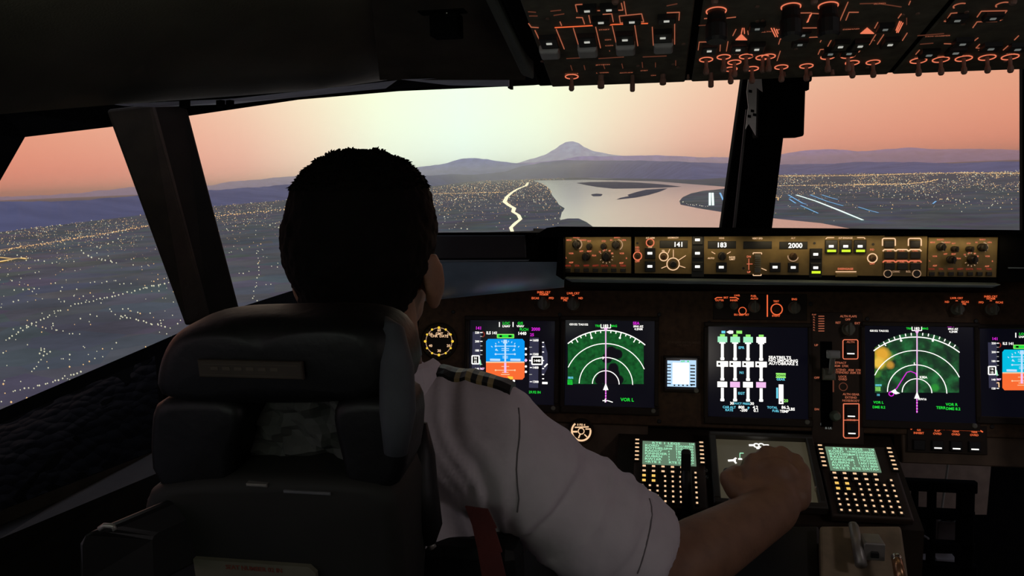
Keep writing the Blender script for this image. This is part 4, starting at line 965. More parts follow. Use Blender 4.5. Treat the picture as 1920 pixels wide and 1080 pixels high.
def gear_panel():
    p = Panel(MP, 1570, 700, 'landing_gear_panel', 'landing gear panel with lever slot and orange lit switches beside the engine display', 'control panel')
    face(p, 1521, 585, 1618, 832, mat('gear_plate', (.05, .028, .016), .7, var=.3), 0, .002)
    b = B(); p.box(b, 1538, 640, 1560, 800, .0021, .003); p.part('lever_slot', b, m_matte)
    # gear lever standing out of its slot
    lv = B(); c = p.at(1550, 662); c2 = p.at(1552, 700)
    lv.tube([(c2[0], c2[1], .002), (c2[0], c2[1]+.004, .03), (c[0], c[1]+.004, .055)], .005, 10); sh = p.part('gear_lever', lv, m_steel, smooth=True)
    k = B(); p.box(k, 1539, 656, 1562, 671, .045, .062, .003); k.build('lever_wheel', m_ohg, sh, bevel=.003)
    b = B(); p.box(b, 1540, 690, 1563, 712, .002, .02, .003); p.part('override_guard', b, m_knob)
    b = B().mat(mat('greenish_knob', (.16, .20, .15), .5, var=.2)); c = p.at(1564, 779); b.lathe(c, [(.009, .002), (.010, .008), (.0075, .02), (.006, .024)], 16); p.part('flap_knob', b)
    p.knob(1590, 617, 13, .018, m_knob)
    b = B().mat(g_or); ww = (.0021, .0027)
    p.path(b, [(1582, 637), (1606, 637), (1608, 639), (1608, 671), (1606, 673), (1582, 673), (1580, 671), (1580, 639), (1582, 637)], 1.6, *ww)
    p.path(b, [(1581, 757), (1581, 818), (1584, 821), (1607, 821), (1610, 818), (1610, 757), (1581, 757)], 1.8, *ww); p.line(b, 1582, 787.5, 1610, 787.5, 1.4, *ww)
    p.part('switch_outline', b, kind='stuff')
    b = B().mat(g_ordd); p.line(b, 1562, 678, 1562, 735, 2.6, *ww); p.ring(b, 1580.5, 725, 7.5, 1.5, *ww); p.part('gear_mark', b, label='dull pink bar and ring')
    b = B().mat(g_ord)
    for t_, x, y in (('ALTN FLAPS', 1590, 593), ('OFF', 1589, 599), ('RET', 1571, 605), ('EXT', 1607, 606), ('UP', 1530, 647), ('OFF', 1531, 708), ('DN', 1531, 767), ('RETRACT', 1574, 680), ('.82M  270K', 1577, 686), ('EXTEND  .82M  270K', 1590, 693.5), ('EXTENDED .82M 320K', 1590, 698.5), ('LOCK', 1579.5, 706), ('OVRD', 1579.5, 711), ('ALTN GEAR', 1595, 739), ('EXTEND', 1595, 745), ('NOSE/BODY', 1595, 751), ('ALTN', 1594, 641), ('WING', 1595, 787)): p.text(b, x, y, t_, 4.6, z=.0027)
    for i in range(7): p.text(b, 1526, 590+i*4.8, 'FLAP'[:2+(i == 0)*2], 3, z=.0027); p.line(b, 1534, 593+i*4.6, 1545, 593+i*4.6, 1.6, *ww)
    p.part('legend', b)
    for x, y in ((1594, 655), (1595, 772), (1596, 804)):
        b = B().mat(m_black); p.box(b, x-10, y-10, x+10, y+12, .002, .006, .001); b.mat(g_white); p.box(b, x-7, y+7, x+6.5, y+9, .0058, .0066); p.part('push_switch', b)
    b = B().mat(g_whg); p.text(b, 1546, 795, 'FLAPS', 5, z=.0027); p.text(b, 1553, 802, '& LK', 5, z=.0027); b.build('legend', None, p.root, label='grey lettering')
gear_panel()
def brake_gauge():
    p = Panel(MP, 1090, 808, 'brake_pressure_gauge', 'small round gauge with glowing cream dial left of the keypad screen', 'gauge', z=.0)
    b = B(); r = p.w(24); b.lathe((0, 0), [(r, -.002), (r, .004), (r*.92, .006), (r*.9, .003), (.0005, .003)], 28); p.part('case', b, m_bezel)
    b = B().mat(g_cream); p.ring(b, 1090, 808, 17.5, 3.2, .0032, .004, 130, 370); p.ring(b, 1090, 808, 5.5, 1.6, .0032, .004)
    p.line(b, 1072, 809, 1083, 809, 3, .0032, .004); p.line(b, 1088, 814, 1085, 821, 2.4, .0032, .004); p.line(b, 1096, 814, 1101, 819, 2, .0032, .004); p.line(b, 1078, 801, 1104, 800, 2.2, .0032, .004); p.line(b, 1098, 804, 1108, 804, 2.2, .0032, .004)
    p.text(b, 1090, 796, '0 PSI 4', 4.4, z=.004); p.part('dial', b)
brake_gauge()
def gnd_prox():
    p = Panel(MP, 1773, 815, 'ground_proximity_switch_panel', 'row of four switches under an orange lit bracket at lower right', 'control panel')
    face(p, 1700, 797, 1850, 850, m_bezel, -.002, .0015)
    b = B().mat(g_orv); p.path(b, [(1707, 805), (1710, 802.5), (1838, 807.5), (1842, 810)], 2.4, .0016, .0024)
    for i, (t1, t2) in enumerate((('G/S', 'INHIBIT'), ('FLAP', 'OVRD'), ('GEAR', 'OVRD'), ('TERR', 'OVRD'))):
        x = 1722+i*34.6; y = 806+i*1.3; p.text(b, x, y, t1, 4, z=.0024); p.text(b, x, y+5.5, t2, 4.6, z=.0024)
    p.text(b, 1774, 804.5, 'GND PROX', 4, z=.0024); p.part('legend', b)
    for i in range(4):
        x = 1722+i*34.6; y = 834+i*1.2; b = B().mat(m_black); p.box(b, x-11, y-10, x+11, y+9, .0015, .006, .001)
        if i: b.mat(g_white); p.box(b, x-7, y+3, x+7, y+5.2, .0058, .0066)
        p.part('push_switch', b)
gnd_prox()
def placard_lines():
    p = Panel(MP, 1283, 645, 'placard', 'faint two line placard above the small standby display', 'placard')
    b = B().mat(mat('engraving', (.16, .10, .06), .7)); p.text(b, 1283, 642, 'STANDBY INSTRUMENT', 4.5, z=.0008); p.text(b, 1283, 647, 'USE ONLY', 4.5, z=.0008)
    p.part('lettering', b); b = B(); p.box(b, 1250, 637, 1314, 652, 0, .0006); p.part('plate', b, m_brown)
placard_lines()

# ================================================================== FORWARD PEDESTAL
def pedestal():
    root = empty('center_pedestal', (XC, 1.2, 0), label='dark centre pedestal between the seats carrying keypads and levers', cat='pedestal')
    bpy.context.view_layer.update(); inv = root.matrix_world.inverted()
    def part(name, b, m, parent=None, **k):
        o = b.build(name, m, root, **k); o.matrix_parent_inverse = inv; return o
    # sloping top slab following the keypad plane
    a = CP.hit(1168, 806); c = CP.hit(1672, 806); d = CP.hit(1700, 985); e = CP.hit(1150, 985)
    xl, xr = min(a.x, e.x), max(c.x, d.x)
    y0, y1 = a.y, d.y
    zl = lambda y: CP.o.z+(y-CP.o.y)*math.tan(26*D2R)
    b = B(); pts = [(y0+.03, zl(y0)+.0), (y1, zl(y1)-.004), (y1-.01, 0.0), (y0+.03, 0.0)]
    b.add([Vector((x, y, z-.004)) for x in (xl, xr) for y, z in pts], [[0, 1, 2, 3], [4, 5, 6, 7], [0, 1, 5, 4], [1, 2, 6, 5], [2, 3, 7, 6], [3, 0, 4, 7]])
    part('forward_housing', b, m_bezel)
    # throttle quadrant box, nearer the seats
    q = [P(1536, 985, 1.165), P(1690, 985, 1.165), P(1710, 1130, 1.08), P(1540, 1130, 1.08)]
    b = B(); b.add(q+[v+Vector((0, .02, -.5)) for v in q], [[0, 1, 2, 3], [4, 5, 6, 7], [0, 1, 5, 4], [1, 2, 6, 5], [2, 3, 7, 6], [3, 0, 4, 7]]); part('quadrant_cover', b, m_beige, bevel=.004)
    q = [P(1290, 985, 1.19), P(1536, 985, 1.19), P(1542, 1200, 1.06), P(1270, 1200, 1.06)]
    b = B(); b.add(q+[v+Vector((0, .02, -.5)) for v in q], [[0, 1, 2, 3], [4, 5, 6, 7], [0, 1, 5, 4], [1, 2, 6, 5], [2, 3, 7, 6], [3, 0, 4, 7]]); part('quadrant_housing', b, m_black, bevel=.004)
    for px in (1290, 1330, 1520):
        pass
pedestal()
def lever(name, base, tip, r, handle, hm, label, mm=m_steel, hs=(.016, .012, .010)):
    root = empty(name, base, label=label, cat='lever')
    v = Vector(tip)-Vector(base)
    b = B(); b.tube([(0, 0, 0), v*.5, v*.97], [r, r*.92, r*.85], 10); b.build('shaft', mm, root, smooth=True)
    b = B(); x, y, z = hs; b.box(-x, -y, x, y, -z, z, .003); o = b.build('handle', hm, root, bevel=.004); o.location = v; return root
# thrust levers in the pilot's hand
for i in range(4):
    tip = P(1374+i*36, 893+i*3, 1.215); base = Vector((tip.x, tip.y+.03, tip.z-.21))
    lever('thrust_lever', base, tip, .006, None, m_black, ('thrust lever nearest the seat in the pilot\'s grip', 'second thrust lever from the left under the pilot\'s fingers', 'third thrust lever from the left under the pilot\'s palm', 'rightmost thrust lever under the pilot\'s hand')[i], hs=(.0135, .010, .011))['group'] = 'thrust levers on the pedestal'
lever('speedbrake_lever', P(1290, 968, 1.22), P(1286, 878, 1.22), .009, None, m_black, 'flat black speedbrake lever standing in front of the left keypad screen', m_black, (.0072, .006, .030))
lever('flap_lever', P(1690, 1090, 1.06), P(1681, 1046, 1.08), .008, None, m_chrome, 'short shiny flap lever at the bottom right of the pedestal', mat('copper_metal', (.45, .25, .14), .3, metal=.8), (.006, .006, .006))
lever('trim_lever', P(1615, 1060, 1.09), P(1600, 984, 1.14), .008, None, m_steel, 'slim metal lever along the beige quadrant cover', m_steel, (.006, .006, .004))
def blockthing():
    root = empty('switch_guard', P(1636, 1030, 1.11), label='grey block guard on the beige pedestal cover', cat='guard')
    b = B(); b.box(-.014, -.01, .014, .022, -.012, .014, .002); b.build('guard_cover', m_steel, root, bevel=.003)
    b = B(); b.box(-.005, -.014, .005, -.009, -.006, .002, .001); b.build('latch', m_black, root)
blockthing()
def lower_display():
    p = Panel(CP, 1430, 875, 'lower_display', 'dim grey lower centre screen half covered by the pilot\'s hand', 'display')
    u0, v0 = p.at(1341, 826); u1, _ = p.at(1509, 830); _, v1 = p.at(1430, 948)
    b = B(); m = .012
    b.box(u0-m, v0, u1+m, v0+m*.8, 0, .016, .002); b.box(u0-m, v1-m, u1+m, v1, 0, .016, .002); b.box(u0-m, v1, u0, v0, 0, .016, .002); b.box(u1, v1, u1+m, v0, 0, .016, .002)
    p.part('bezel', b, mat('lower_bezel', (.045, .038, .03), .5, var=.2))
    b = B(); b.box(u0, v1, u1, v0, 0, .004); p.scr = p.part('screen', b, m_scrg)
    global Z0, Z1
    Z0, Z1 = .0042, .005
    g = G(p)
    g.line(g_white, 1404, 838, 1415, 838, w=4); g.arc(g_white, 1418, 838.5, 5, 0, 360, 2); g.arc(g_white, 1427, 838.5, 5, 0, 360, 2); g.line(g_white, 1431, 838, 1441, 838, w=3); g.line(g_white, 1418, 844, 1431, 844, w=2.4)
    g.line(g_white, 1365, 867, 1379, 866, w=4); g.line(g_white, 1376, 865, 1380, 862, w=3); g.line(g_white, 1376, 867, 1380, 872, w=3)
    g.path(g_mint, [(1387, 863), (1387, 853), (1394, 853)], 1.3); g.line(g_white, 1384, 864, 1391, 864, w=3)
    g.done()
    Z0, Z1 = .0031, .0036
lower_display()
CDU_ROWS = (('RTE 1 LEGS', '1/4'), ('KORD', '220/4000'), ('BOTHELL', '210/3500'), ('RADDY', '180/2800'), ('KINNDER', '170/2200'), ('AUBRN', '160/1900'), ('RW16R', '141/ 800'), ('<RTE 2', 'RTE DATA>'))
def cdu(x0, y0, x1, y1, lx, rx, rows, label, hide=None):
    """screen corner pixels; lx, rx columns of the line keys"""
    cx = (x0+x1)/2
    p = Panel(CP, cx, y0+60, 'flight_management_keypad', label, 'keypad', 'keypads with green screens on the pedestal')
    u0, v0 = p.at(x0, y0); u1, v1 = p.at(x1, y1); sx = (u1-u0)/(x1-x0)
    ul = p.at(lx, y0)[0]; ur = p.at(rx, y0+4)[0]; W0 = ur-ul
    vb = p.at(cx, rows[-1]+8)[1]; m = .009
    b = B(); b.box(ul-m*.6, vb, ur+m*.6, v0+.008, 0, .014, .003); p.part('housing', b, mat('keypad_housing', (.04, .022, .014), .6, var=.2), bevel=.002)
    b = B(); b.box(u0, v1, u1, v0, .012, .0165, .0008); s = p.part('screen', b, g_cduscr)
    b = B().mat(g_mint); h = (v0-v1)
    for i, (a, c) in enumerate(CDU_ROWS):
        vy = v0-h*(.085+i*.119)
        if i == 0: b.text((u0+.45*(u1-u0), vy), a, h*.135, .0167, 'c', 1.35); b.text((u1-.02*(u1-u0), vy), c, h*.135, .0167, 'r')
        else: b.text((u0+.05*(u1-u0), vy), a, h*.13, .0167, 'l', 1.25); b.text((u1-.04*(u1-u0), vy), c, h*.13, .0167, 'r', 1.15)
        if 0 < i < 7: b.text((u0+.5*(u1-u0), vy), ('12NM', '8NM', '6', '4', '5', '3')[i-1], h*.1, .0167, 'c')
    b.build('screen_text', None, s)
    def keymesh(name, w, hh, lw, lh, gm):
        k = B().mat(m_knobd); k.box(-w, -hh, w, hh, 0, .005, .0008); k.mat(gm); k.box(-lw, -lh, lw, lh, .0048, .0056); return k.mesh(name)
    lk = keymesh('line_key', .0055, .0030, .0034, .0014, g_cream); fk = keymesh('function_key', .0062, .0042, .0028, .0018, g_cream); ck = keymesh('letter_key', .0040, .0040, .0017, .0017, g_cream); yk = keymesh('page_key', .0062, .0042, .003, .0024, glow('lit_amber', (250, 200, 100), 1.0))
    def key(me, u, v):
        o = bpy.data.objects.new('key', me); COL.objects.link(o); o.parent = p.root; o.location = (u, v, .0135)
    for i in range(6):
        v = v0-(h*.02)-i*h*.175+h*.02; key(lk, ul, v); key(lk, ur, v-.001)
    vt = p.at(cx, rows[0])[1]; vB = p.at(cx, rows[-1])[1]; dv = (vt-vB)/7
    W = ur-ul
    for r_ in range(8):
        v = vt-r_*dv
        if r_ < 2:
            for c_ in range(5): key(fk, ul+W0*.115+c_*(W0*.143), v)
            if r_ == 1: key(ck, ul+W0*.885, v)
        elif r_ < 4:
            for c_ in range(2): key(yk, ul+W0*.115+c_*(W0*.143), v)
            for c_ in range(5): key(ck, ul+W0*(.09+.1135*(c_+3)), v)
        else:
            for c_ in range(8): key(ck, ul+W0*(.09+.1135*c_), v)
cdu(1205, 838, 1305, 885, 1195, 1314, [889+i*9.3 for i in range(8)], 'left keypad unit with green text screen and rows of lit keys')
cdu(1545, 849, 1650, 897, 1535, 1663, [902+i*9.9 for i in range(8)], 'right keypad unit with green text screen and rows of lit keys')
for k, (x, y) in enumerate(((1323, 891), (1324, 903), (1531, 923))):
    p = Panel(CP, x, y, 'panel_fastener', ('small shiny fastener right of the left keypad', 'lower small fastener right of the left keypad', 'small shiny fastener left of the right keypad')[k], 'fastener', 'fasteners beside the keypads')
    b = B(); b.lathe((0, 0), [(.004, 0), (.004, .012), (.0025, .014)], 10); p.part('head', b, m_chrome); b = B(); b.lathe((0, 0), [(.006, 0), (.006, .002)], 10); p.part('washer', b, m_knobd)

# rudder pedals in the co-pilot's footwell
def pedal():
    o = P(1765, 1000, 1.75)
    pl = Plane(o, (1, 0, 0), (0, .10, 1))
    root = empty('rudder_pedal', pl.M, label='black slotted rudder pedal frame in the co-pilot\'s footwell', cat='pedal')
    L = lambda x, y: pl.loc(x, y)
    def bar(x0, y0, x1, y1, name='bar', z=.02, m=m_matte):
        a = L(x0, y1); c = L(x1, y0); b = B(); b.box(a[0], a[1], c[0], c[1], -z, 0, .003); return b.build(name, m, root, bevel=.004)
    bar(1695, 905, 1835, 921, 'top_rail')
    for x0, x1 in ((1688, 1700), (1710, 1724), (1740, 1758), (1795, 1830)): bar(x0, 915, x1, 1075)
    bar(1690, 960, 1830, 972, 'cross_rail'); bar(1690, 1020, 1830, 1032, 'cross_rail'); bar(1690, 1062, 1835, 1080, 'cross_rail')
    m2 = mat('footwell_metal', (.12, .10, .09), .5, var=.2)
    r2 = empty('pedal_actuator', P(1780, 1000, 1.8), label='grey metal actuator box behind the rudder pedal', cat='actuator')
    b = B(); b.box(-.025, 0, .025, .04, -.03, .03, .003); b.build('body', m2, r2, bevel=.003)
    b = B(); b.tube([(-.02, -.004, .034), (.022, -.004, .034)], .006, 8); b.build('bolt', m_chrome, r2, smooth=True)
    b = B(); b.tube([P(1704, 988, 1.78)-r2.location, P(1741, 1010, 1.70)-r2.location], .0025, 8); b.build('link_rod', m_steel, r2)
    r3 = empty('cable_rod', P(1772, 930, 1.86), label='thin pale vertical rod behind the rudder pedal', cat='rod')
    b = B(); b.tube([P(1779, 862, 1.86)-r3.location, P(1765, 960, 1.86)-r3.location], .0028, 8); b.build('rod', m_knob, r3)
    b = B(); b.tube([P(1781, 852, 1.86)-r3.location, P(1778, 866, 1.86)-r3.location], .005, 8); b.build('rod_end', m_steel, r3)
    b = B(); b.hull([P(1675, 855, 1.95), P(1860, 855, 1.95), P(1850, 965, 1.95), P(1690, 965, 1.95)], (0, .03, 0)); b.build('wall_footwell', mat('footwell_lining', (.16, .11, .075), .8, var=.2), kind='structure')
    for x0, x1 in ((1722, 1746), (1757, 1794)):
        b = B(); b.hull([P(x0, 1049, 1.8), P(x1, 1050, 1.8), P(x1, 1061, 1.8), P(x0, 1060, 1.8)], (0, .03, 0)); o = b.build('heel_plate', mat('heel_grey', (.22, .21, .21), .5, var=.1))
        tag(o, 'left grey heel plate under the rudder pedal' if x0 < 1740 else 'right wider grey heel plate under the rudder pedal', 'heel plate', 'heel plates')
pedal()

# ================================================================== OVERHEAD PANEL
def overhead():
    p = Panel(OH, 1450, 80, 'overhead_panel', 'overhead switch panel crowded with orange lit switches and knobs above the windshield', 'overhead panel')
    # frame slab with front lip
    u0 = p.at(1003, 150)[0]; u1 = XC-OH.o.x-p.u0+.42
    vf = p.at(1500, 147)[1]; vr = vf+.62
    b = B(); b.box(u0, vf, u1, vr, -.05, -.002, .003); p.part('frame', b, m_matte)
    mods = {}
    def module(px0, px1, name='switch_module'):
        a = p.at(px0, 90)[0]; c = p.at(px1, 90)[0]; b = B(); b.box(a, vf+.002, c, vr, -.002, 0, .0015); return b.build(name, m_oh, p.root)
    ml = module(1008, 1292); mm = module(1306, 1706); mr = module(1716, 2010)
    def M(x): return ml if x < 1300 else (mm if x < 1710 else mr)
    def lines(name, gm, segs, w=1.6, par=None):
        runs = []
        for g_ in segs:
            if runs and abs(runs[-1][-1][2]-g_[0])+abs(runs[-1][-1][3]-g_[1]) < .5: runs[-1].append(g_)
            else: runs.append([g_])
        for run in runs:
            b = B().mat(gm)
            for g_ in run: p.line(b, *g_, w, .0002, .001)
            b.build(name, None, M(run[0][0]))
    Ls = lambda *pts: [(a[0], a[1], b[0], b[1]) for a, b in zip(pts, pts[1:])]
    br = []
    br += Ls((1082, 21), (1079, 8), (1092, 7)) + Ls((1165, 5), (1168, 18), (1120, 19)) + [(1170, 2, 1174, 26)]
    br += Ls((1104, 28), (1107, 42)) + Ls((1130, 26), (1147, 25), (1150, 40)) + Ls((1163, 42), (1161, 29), (1203, 25), (1207, 40), (1163, 42))
    br += Ls((1250, 23), (1274, 22), (1273, 37)) + Ls((1053, 47), (1050, 40)) + Ls((1080, 32), (1092, 32), (1096, 44)) + Ls((991, 43), (996, 50), (1010, 51))
    br += [(1003, 56, 1020, 92), (1043, 54, 1058, 91), (1075, 52, 1087, 91), (1117, 50, 1126, 89), (1148, 48, 1157, 87), (1190, 46, 1196, 85), (1223, 50, 1225, 84), (1265, 43, 1265, 82)]
    lines('bracket_outline', g_ord, br, 1.5)
    lines('bus_line', g_orv, [(1040, 51, 1112, 47), (1148, 45, 1215, 43), (1112, 47, 1148, 45.5)], 1.7)
    lines('bus_line', g_or, [(1330, 58, 1332, 76), (1334, 58, 1335, 76), (1338, 58, 1338, 72), (1392, 52, 1390, 62), (1395, 52, 1396, 62), (1522, 24, 1513, 41), (1519, 27, 1515, 40), (1446, 52, 1454, 68), (1451, 52, 1458, 68), (1456, 54, 1459, 62),
                             (1560, 48, 1558, 64), (1568, 47, 1562, 64), (1574, 48, 1567, 62), (1690, 40, 1681, 60), (1693, 42, 1684, 60), (1687, 39, 1680, 56)], 1.5)
    br = Ls((1309, 93), (1311, 78), (1351, 77), (1350, 95)) + Ls((1362, 95), (1365, 77)) + Ls((1590, 3), (1574, 40)) + Ls((1610, 22), (1592, 22), (1586, 37)) + Ls((1690, 25), (1684, 33)) + Ls((1374, 66), (1380, 54)) + Ls((1403, 64), (1402, 57))
    br += Ls((1455, 56), (1470, 52), (1550, 51), (1546, 62)) + Ls((1460, 82), (1463, 72), (1543, 68), (1538, 78)) + Ls((1552, 86), (1562, 68)) + Ls((1642, 64), (1630, 83)) + Ls((1657, 64), (1645, 82)) + Ls((1701, 61), (1692, 75))
    br += Ls((1534, 101), (1538, 92), (1580, 90)) + Ls((1617, 88), (1610, 97)) + Ls((1463, 95), (1457, 113)) + Ls((1646, 41), (1640, 52)) + Ls((1467, 24), (1522, 23)) + Ls((1522, 24), (1540, 25)) + [(1320, 34, 1334, 33), (1362, 33, 1380, 31), (1707, 1, 1704, 8)]
    br += Ls((1775, 36), (1783, 24), (1795, 23)) + Ls((1832, 31), (1840, 20), (1888, 19), (1878, 31)) + Ls((1824, 51), (1832, 40), (1870, 39)) + Ls((1834, 70), (1825, 77)) + Ls((1837, 82), (1830, 89), (1860, 91)) + Ls((1717, 101), (1724, 93)) + Ls((1812, 88), (1806, 97)) + Ls((1910, 66), (1902, 74)) + Ls((1890, 85), (1881, 93)) + Ls((1770, 39), (1800, 41)) + Ls((1844, 38), (1876, 37)) + Ls((1770, 81), (1812, 82))
    lines('bracket_outline', g_ord, br, 1.3)
    lines('small_mark', g_ordd, [(1070, 122, 1073, 131), (1095, 122, 1097, 130), (1131, 120, 1134, 128), (1166, 119, 1168, 127), (1204, 116, 1205, 126), (1229, 117, 1229, 125), (1267, 113, 1267, 122), (1062, 109, 1100, 107), (1122, 109, 1170, 106), (1205, 106, 1250, 104), (990, 21, 1005, 22), (992, 29, 1008, 29), (1032, 20, 1052, 18), (1038, 28, 1058, 25), (1250, 10, 1270, 6),
                                 (1700, 33, 1700, 45), (1720, 66, 1770, 62), (1725, 82, 1750, 80), (1310, 47, 1330, 46), (1690, 12, 1650, 6), (1612, 6, 1650, 5)], 1.5)
    for x, y, s_ in ((1390, 70, 11), (1626, 58, 13)):
        b = B().mat(g_or); b.prism([p.at(x-s_, y+4), p.at(x+s_, y+4), p.at(x, y-7)], .0002, .001); b.build('flow_arrow', None, M(x))
    # caption words
    for mo, ws in ((ml, (('START', 1133, 54), ('IGN', 1140, 73), ('CON', 1142, 84), ('1', 1143, 94), ('FUEL', 1243, 43), ('JETTISON', 1130, 120), ('NACELLE', 1072, 137), ('ANTI-ICE', 1174, 135), ('L  WIPER', 1130, 135), ('STBY', 1208, 131), ('ON', 1225, 140))),
                   (mm, (('ALTN', 1437, 58), ('DEMAND', 1596, 53), ('BLEED', 1650, 5), ('HYD', 1500, 57), ('PACKS', 1480, 68), ('L', 1640, 74), ('ISLN', 1590, 100), ('FWD', 1380, 100), ('AFT', 1420, 98))),
                   (mr, (('YAW DAMPER', 1758, 66), ('OUTFLOW', 1790, 36), ('PASS OXY', 1862, 37), ('CARGO', 1847, 92), ('LOGO', 1725, 106), ('WING', 1767, 104), ('NAV', 1812, 102), ('BCN', 1857, 101), ('STRB', 1895, 99)))):
        b = B().mat(g_ord)
        for t_, x, y in ws: p.text(b, x, y, t_, 5.5, z=.001)
        b.build('legend', None, mo)
    # annunciator switches
    def sw(x, y, w=16, h=9, lit=g_whd, guard=False):
        b = B().mat(m_black); p.box(b, x-w, y-h, x+w, y+h, 0, .006, .001); 
        if lit: b.mat(lit); p.box(b, x-w*.32, y-3, x+w*.3, y-.6, .0058, .0068)
        o = b.build('annunciator_switch', None, M(x))
        if guard: g_ = B(); p.box(g_, x-w, y+h+1, x+w+2, y+h+15, 0, .010, .002); g_.build('switch_guard', m_ohg, M(x), bevel=.001)
    for x, y in ((1030, 71), (1101, 68), (1172, 64), (1243, 60)): sw(x, y+3, 17, 9, guard=True)
    for x, y in ((1101, 12), (1142, 10), (1185, 33), (1250, 31), (1127, 34)): sw(x, y, 17, 5)
    for x, y in ((1330, 88), (1384, 86), (1419, 85), (1576, 80), (1613, 79), (1669, 76)): sw(x, y, 14, 7, g_whd)
    for x, y in ((1557, 94), (1592, 93), (1500, 76), (1505, 58), (1660, 47), (1420, 46)): sw(x, y, 14, 5, g_whg)
    for x, y in ((1805, 75), (1742, 96), (1792, 92), (1858, 84), (1908, 85), (1862, 26), (1795, 30)): sw(x, y, 16, 5, g_whg)
    # rings with rotary knobs / toggles
    def ringknob(x, y, r=15, gm=g_or, toggle=True, big=False):
        b = B().mat(gm); p.ring(b, x, y, r, 1.9, .0002, .001); ro = b.build('lit_ring', None, M(x))
        c = p.at(x, y); b = B()
        if big: b.lathe(c, [(.0085, .001), (.0095, .012), (.011, .016), (.011, .030), (.009, .033)], 18); b.build('rotary_knob', m_black, M(x), smooth=False)
        elif toggle:
            b.lathe(c, [(.0022, 0), (.0022, .010), (.0034, .013), (.0036, .017), (.0024, .019)], 10); b.build('toggle', m_ohk, M(x))
    ringknob(1343, 20, 17, g_or, big=True); ringknob(1483, 12, 16, g_or, big=True); ringknob(1553, 10, 16, g_or, big=True)
    for x, y in ((1324, 111), (1357, 106), (1399, 105), (1430, 107), (1377, 116), (1370, 129), (1410, 128), (1441, 105), (1465, 125), (1512, 123), (1552, 106), (1590, 104), (1598, 117), (1637, 116)): ringknob(x, y, 13)
    for x, y in ((1722, 113), (1764, 111), (1807, 109), (1851, 107), (1894, 106)): ringknob(x, y, 15)
    ringknob(1072, 143, 14)
    for x, y, r in ((1800, 10, 10), (1880, 8, 10)):
        b = B().mat(g_ord); p.ring(b, x, y, r, 1.9, .0002, .001, 60, 230); b.build('lit_ring', None, M(x))
    for x, y, w, h in ((1127, 141, 9.5, .017), (1186, 141, 7, .021), (1243, 140, 9, .013), (1333, 137, 7.5, .018), (1290, 140, 4, .006), (1377, 136, 5, .006), (1561, 131, 5.5, .007), (1593, 130, 5.5, .007), (1637, 128, 3.5, .006), (1520, 134, 5, .006), (1470, 135, 5, .006)):
        c = p.at(x, y); ww = w*p.sx*.62; b = B(); b.lathe(c, [(ww, 0), (ww, h*.4), (ww*1.25, h*.5), (ww*1.25, h*.95), (ww, h)], 12); b.build('rotary_knob', m_ohk, M(x))
    # the panel goes on overhead towards the rear with further rows of switches
    for row in range(5):
        for x in range(1030, 2000, 62):
            y = -28-row*62
            if abs(x-1300) < 22 or abs(x-1711) < 24: continue
            if (x//62+row) % 3 == 0: ringknob(x, y, 13)
            else: sw(x, y, 15, 8, g_whg)
    rr = random.Random(5)
    for k in range(26):
        x = rr.choice((1395, 1400, 1408, 1414, 1420, 1428)) if k < 6 else rr.uniform(1015, 1900); y = rr.uniform(8, 130)
        c = p.at(x, y); b = B(); b.lathe(c, [(.0022, 0), (.0022, .0012)], 8); b.build('screw', m_ohk, M(x))
overhead()
def camera_box():
    root = empty('ceiling_speaker', P(831, 45, .90), label='small black box with a tiny glint hanging in the ceiling recess', cat='box')
    s = .90/F
    b = B(); b.box(-27*s, 0, 27*s, .03, -21*s, 24*s, .002); b.build('housing', m_matte, root, bevel=.002)
    b = B(); b.box(-48*s, -.002, 40*s, .02, 23*s, 26*s); b.build('mounting_bar', m_matte, root)
    b = B(); b.tube([(9*s, -.001, 18*s), (9*s, -.004, 18*s)], .0008, 8); b.build('screw', m_chrome, root)
camera_box()
def compass():
    root = empty('standby_compass', P(1460, 205, 1.50), label='black box compass hanging from the top of the centre post', cat='compass')
    s = 1.50/F; bx = lambda x0, y0, x1, y1, z0, z1, nm, m=m_matte, bv=.004: B().box((x0-1460)*s, z0, (x1-1460)*s, z1, (205-y1)*s, (205-y0)*s).build(nm, m, root, bevel=bv)
    bx(1419, 148, 1502, 257, -.03, .05, 'housing'); bx(1419, 128, 1512, 160, -.035, .04, 'mounting_shoe')
    b = B(); b.hull([P(1500, 140, 1.45)-root.location, P(1518, 138, 1.45)-root.location, P(1517, 168, 1.45)-root.location, P(1502, 160, 1.45)-root.location], (0, .03, 0)); b.build('clip', m_matte, root)
    c = empty('correction_card', P(1412, 200, 1.43), label='torn edged grey card on the left of the compass box', cat='card')
    L = c.location
    b = B(); b.hull([P(x, y, 1.43)-L for x, y in ((1403, 148), (1428, 146), (1430, 172), (1419, 164), (1417, 254), (1409, 240), (1404, 232), (1398, 242), (1403, 200), (1400, 172))], (0, .004, 0)); b.build('sheet', mat('card_grey', (.75, .70, .68), .6, var=.1), c)
    b = B(); 
    for x, y in ((1408, 205), (1412, 212), (1402, 215), (1404, 168)): b.hull([P(x, y, 1.428)-L, P(x+6, y+1, 1.428)-L, P(x+6, y+6, 1.428)-L, P(x, y+5, 1.428)-L], (0, .002, 0))
    b.build('clip', m_matte, c)
compass()

